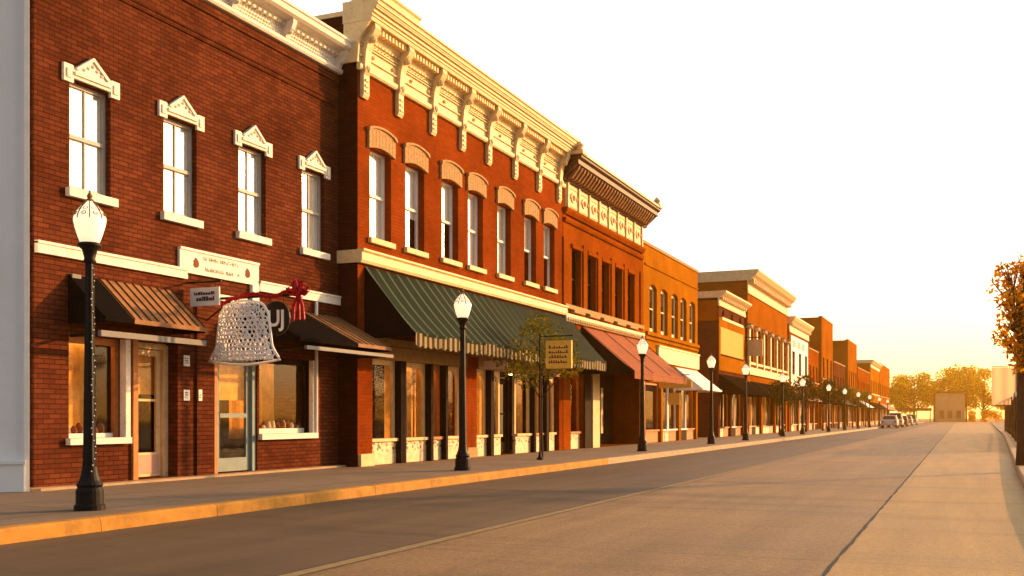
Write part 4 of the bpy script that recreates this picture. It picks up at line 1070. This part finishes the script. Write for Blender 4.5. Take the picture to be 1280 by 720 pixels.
# near tree on the right with backlit rust leaves
rr = random.Random(77)
bl = [((-.38+.5*rr.random(),rr.uniform(-.4,.4),2.25+2.25*i/13),rr.uniform(.30,.48),100) for i in range(14)]+[((.9+rr.uniform(-.3,.8),rr.uniform(-.8,.8),2.8+rr.random()*2.2),.6,170) for _ in range(7)]
tree((1.33,26,WALK), 'tree with backlit rust orange leaves at the right edge of the photo', 5.3, 2.2, .15, bl, .066, LM_rust, 31, name='autumn_tree')
# far trees closing the street
ft = [(-34,300,14),(-26,292,13),(-20,335,16),(-13,345,16.5),(-6,352,16),(0,348,17),(6.5,340,16.5),(14,320,15),(13,240,9),(22,280,14)]
fl_ = ['golden hazy tree far left behind the last building','golden round tree beside the last brick building','hazy golden tree left of the open shelter','tall golden tree behind the open shelter','golden tree just left of the tan block','tall golden tree behind the tan block','golden tree right of the tan block','orange tree behind the banner','low rust tree beside the right kerb far away','golden tree hidden behind the iron fence']
for i,((x_,y_,h_),l_) in enumerate(zip(ft,fl_)):
    rr = random.Random(200+i)
    bl = [((rr.uniform(-1,1)*h_*.30,rr.uniform(-1,1)*h_*.25,h_*rr.uniform(.28,.88)),h_*rr.uniform(.13,.21),330) for _ in range(15)]
    tree((x_,y_,0), l_, h_, h_*.22, h_*.025, bl, .36, LM_gold, 300+i, 'golden trees closing the far end of the street', 'tree')
for i,(x_,y_) in enumerate(((3.4,318),(6.2,306),(8.5,296))):
    rr = random.Random(400+i); b_ = thing('bush', (x_,y_,0), ['rust bush right of the tan block','rounded rust bush beside the far kerb','outermost rust bush by the right kerb end'][i], 'bush', 'bushes at the far right of the street')
    m3 = MB()
    for _ in range(5): leaves(m3, (x_+rr.uniform(-1,1),y_+rr.uniform(-1,1),rr.uniform(.7,2.6)), 1.1, 160, .2, rr)
    m3.build('foliage', LM_rust, b_)
    MB().tube([(x_,y_,0),(x_+.1,y_,1.6)], [.12,.05], 6).build('stem', M['bark'], b_)

# ================================================================== far end: tan block, shelter
g = thing('tan_building', (-2.7,322,0), 'small tan block with dark corner posts closing the street', 'building')
mb = MB().box(-6.6,1.3,320,328,0,8.2); mb.build('wall', paint('tan_render', (.50,.36,.19), .85, .12, .5), g)
for x_ in (-7.0,1.35): MB().box(x_,x_+.5,319.6,320.2,0,8.9).build('corner_post', M['dark'], g)
MB().box(-7.0,1.9,319.4,328.2,8.22,8.75).build('roof', M['dark_cornice'], g)
for x_ in (-5.4,-3.2,-1.0): MB().box(x_,x_+1.2,319.93,320.05,1.0,3.2).build('window', M['darkglass'], g)
g = thing('open_shelter', (-13,310,0), 'low dark flat roofed shelter on posts left of the tan block', 'shelter')
MB().box(-19.5,-7.2,305,312,3.1,3.8).build('roof', M['dark_cornice'], g)
for x_ in (-19,-15,-11,-7.6): MB().box(x_,x_+.25,305.3,305.6,0,3.1).build('post', M['dark'], g)

# ================================================================== cars
M['car_white'] = paint('white_car_paint', (.55,.54,.52), .3, .03, 2, b=0); M['car_dark'] = paint('dark_car_paint', (.03,.03,.035), .25, .05, 2, b=0)
M['car_silver'] = paint('silver_car_paint', (.45,.45,.45), .3, .03, 2, metallic=.5, b=0)
M['tyre'] = paint('tyre_rubber', (.015,.015,.015), .85, .2, 10); M['lamp_red'] = paint('red_tail_lamp', (.4,.02,.02), .3, .05, 5)
def car(loc, mat, label, tall=0):
    t = thing('parked_car', loc, label, 'car', 'cars parked along the left kerb far away')
    X,Y,Z = loc; hw_ = .86
    body = [(-2.15,.35),(-2.2,.75),(-2.1,.92),(-1.2,1.0),(1.55,1.0),(2.1,.86),(2.2,.6),(2.15,.32)]
    m2 = MB().prism([(X-hw_,Y+a,Z+b) for a,b in body], (2*hw_,0,0)); m2.build('body', M[mat], t)
    cab = [(-2.0 if tall else -1.75,.99),(-1.75 if tall else -1.2,1.46+tall),(.35,1.48+tall),(1.15,.99)]
    cn = MB(); vs = [(X-hw_+.04,Y+a,Z+b) if b < 1.1 else (X-hw_+.16,Y+a,Z+b) for a,b in cab]; vr = [(2*X-p[0],p[1],p[2]) for p in vs]
    cn.add(vs+vr, [(0,1,2,3),(7,6,5,4),(0,4,5,1),(1,5,6,2),(2,6,7,3)]); cn.build('cabin', M[mat], t)
    gl = MB()
    a,b,c,d = [Vector(p) for p in (vs[0],vs[1],vr[1],vr[0])]
    def inset(q, k_, off): 
        ce = sum(q, Vector())/4; return [tuple(ce+(p-ce)*k_+off) for p in q]
    gl.quad(*inset([a,b,c,d],.84,Vector((0,-.012,.006)))); gl.quad(*inset([Vector(vs[3]),Vector(vs[2]),Vector(vr[2]),Vector(vr[3])],.84,Vector((0,.012,.008))))
    gl.quad(*inset([Vector(p) for p in vs],.82,Vector((-.014,0,.0)))); gl.quad(*inset([Vector(p) for p in vr],.82,Vector((.014,0,.0))))
    gl.build('window', M['black'], t)
    for sx in (-1,1):
        for wy in (-1.35,1.35):
            w_ = MB().tube([(X+sx*.70,Y+wy,Z+.32),(X+sx*.88,Y+wy,Z+.32)], .32, 14); wo = w_.build('wheel', M['tyre'], t)
            MB().tube([(X+sx*.875,Y+wy,Z+.32),(X+sx*.892,Y+wy,Z+.32)], .19, 12).build('rim', M['bar'], wo)
        MB().box(X+sx*.68-.14,X+sx*.68+.14,Y-2.225,Y-2.17,Z+.68,Z+.84).build('tail_light', M['lamp_red'], t)
    MB().box(X-.26,X+.26,Y-2.225,Y-2.18,Z+.5,Z+.62).build('number_plate', M['white_clean'], t)
    return t
for (y_,m_,l_,tl) in ((128,'car_white','white car parked at the kerb, nearest of the distant cars',0),(140,'car_white','second white parked car, taller van-like shape',.35),(153,'car_dark','dark car parked between pale cars in the distance',0),(168,'car_silver','silver car parked at the kerb further away',0),(186,'car_white','farthest pale car parked near the end of the row',.3)):
    car((-7.45,y_,0), m_, l_, tl)

# ================================================================== right side: fence, banner
fx = lambda y: rkx(y)+.42
fe = thing('iron_fence', (fx(44),44,WALK), 'tall black iron fence with arched top along the right pavement', 'fence')
for a_,b_ in ((42,52),(52,62),(62,76),(76,92)):
    m2 = MB(); n = int((b_-a_)/.30)
    top_ = lambda y: 1.55+.75*sin(pi*(y-a_)/(b_-a_))
    for i in range(n+1):
        y = a_+(b_-a_)*i/n; m2.tube([(fx(y),y,WALK),(fx(y),y,WALK+top_(y))], .038, 5)
    m2.tube([(fx(a_+(b_-a_)*i/10),a_+(b_-a_)*i/10,WALK+top_(a_+(b_-a_)*i/10)) for i in range(11)], .05, 6)
    m2.tube([(fx(a_),a_,WALK+.3),(fx(b_),b_,WALK+.3)], .04, 6)
    m2.build('picket_panel', M['black'], fe)
for y in (42,52,62,76,92): MB().box(fx(y)-.09,fx(y)+.09,y-.09,y+.09,WALK,WALK+2.0).build('post', M['black'], fe)
bn = thing('street_banner', (3.25,70,WALK), 'pale pink street banner on a dark pole above the iron fence', 'banner')
MB().tube([(3.2,70,WALK),(3.2,70,4.9)], .07, 10).build('pole', M['black'], bn)
m2 = MB(); n = 12
for i in range(n):
    a_, b_ = 1.78+1.36*i/n, 1.78+1.36*(i+1)/n
    m2.quad((a_,69.95+.04*sin(i),2.0),(b_,69.95+.04*sin(i+1),2.0),(b_,69.95+.04*sin(i+1),4.35),(a_,69.95+.04*sin(i),4.25))
m2.build('cloth', leafmat('pale_pink_cloth', [(0,(.72,.50,.44)),(1,(.72,.50,.44))], .55), bn)
for z_ in (4.36,1.98): MB().tube([(3.2,70,z_),(1.75,70,z_-.02)], .02, 6).build('arm', M['black'], bn)

# ================================================================== air, sky, sun, camera
hz = bpy.data.materials.new('warm_haze'); hz.use_nodes = True; nt = hz.node_tree; nt.nodes.remove(nt.nodes['Principled BSDF'])
pv = N(nt, 'ShaderNodeVolumePrincipled'); pv.inputs['Color'].default_value = (1.0,.52,.07,1); pv.inputs['Density'].default_value = .00065; pv.inputs['Anisotropy'].default_value = .82
L(nt, pv.outputs[0], nt.nodes['Material Output'].inputs['Volume'])
tag(MB().box(-620,620,-120,1120,-1.5,18.5).build('haze', hz), kind='stuff')

SUN_AZ, SUN_EL = radians(36), radians(13)
to_sun = Vector((sin(SUN_AZ)*cos(SUN_EL), cos(SUN_AZ)*cos(SUN_EL), sin(SUN_EL)))
sd = bpy.data.lights.new('sun', 'SUN'); sd.energy = 4.6; sd.angle = radians(.8); sd.color = (1.0,.49,.16)
so = bpy.data.objects.new('sun', sd); COL.objects.link(so); so.rotation_euler = to_sun.to_track_quat('Z','Y').to_euler(); so.location = (20,40,30)

w = bpy.data.worlds.new('World'); scene.world = w; w.use_nodes = True; nt = w.node_tree
bg = nt.nodes['Background']; out = nt.nodes['World Output']
sky = N(nt, 'ShaderNodeTexSky', sky_type='NISHITA', sun_disc=False); sky.sun_elevation = SUN_EL; sky.sun_rotation = SUN_AZ; sky.air_density = 1.5; sky.dust_density = 4.0; sky.ozone_density = .6
L(nt, sky.outputs[0], bg.inputs[0]); bg.inputs[1].default_value = .05
# thin bright veil of cloud, brightest towards the sun
tc = N(nt, 'ShaderNodeTexCoord'); dt = N(nt, 'ShaderNodeVectorMath', operation='DOT_PRODUCT'); L(nt, tc.outputs['Generated'], dt.inputs[0]); dt.inputs[1].default_value = Vector((-.42,.88,.22)).normalized()
veil = ramp(nt, dt.outputs['Value'], [(.0,(.19,.20,.22)),(.30,(.10,.09,.08)),(.68,(.56,.53,.47)),(1.0,(.62,.60,.55))])
bg2 = N(nt, 'ShaderNodeBackground'); L(nt, veil, bg2.inputs[0]); bg2.inputs[1].default_value = 1.0
d2 = N(nt, 'ShaderNodeVectorMath', operation='DOT_PRODUCT'); L(nt, tc.outputs['Generated'], d2.inputs[0]); d2.inputs[1].default_value = to_sun
glow = ramp(nt, d2.outputs['Value'], [(.80,(0,0,0)),(.91,(.30,.26,.20)),(.965,(2.2,2.0,1.65)),(1.0,(3.4,3.1,2.6))])
va = mixc(nt, 1.0, veil, glow, 'ADD')
sx = N(nt, 'ShaderNodeSeparateXYZ'); L(nt, tc.outputs['Generated'], sx.inputs[0])      # golden band low on the horizon under the sun
low = ramp(nt, sx.outputs[2], [(.0,1.0),(.045,.6),(.12,.0)])
near = ramp(nt, d2.outputs['Value'], [(.45,.0),(.80,1.0)])
va = mixc(nt, math_(nt, 'MULTIPLY', low, near), va, (1.5,1.0,.32)); L(nt, va, bg2.inputs[0])
ad = N(nt, 'ShaderNodeAddShader'); L(nt, bg.outputs[0], ad.inputs[0]); L(nt, bg2.outputs[0], ad.inputs[1]); L(nt, ad.outputs[0], out.inputs[0])

cam = bpy.data.cameras.new('camera'); co_ = bpy.data.objects.new('camera', cam); COL.objects.link(co_)
co_.location = (0,0,EYE); co_.rotation_euler = (pi/2,0,TH)
cam.sensor_width = 36; cam.lens = 36*FPX/1280; cam.shift_y = 162/1280; cam.clip_end = 3000; cam.clip_start = .05
scene.camera = co_
vs = scene.view_settings; vs.view_transform = 'Standard'; vs.look = 'None'; vs.gamma = 1; vs.exposure = 0.9
scene.render.engine = 'CYCLES'
cy = scene.cycles; cy.use_denoising = True; cy.max_bounces = 8; cy.transparent_max_bounces = 12; cy.volume_bounces = 1
try: cy.denoiser = 'OPENIMAGEDENOISE'
except Exception: pass
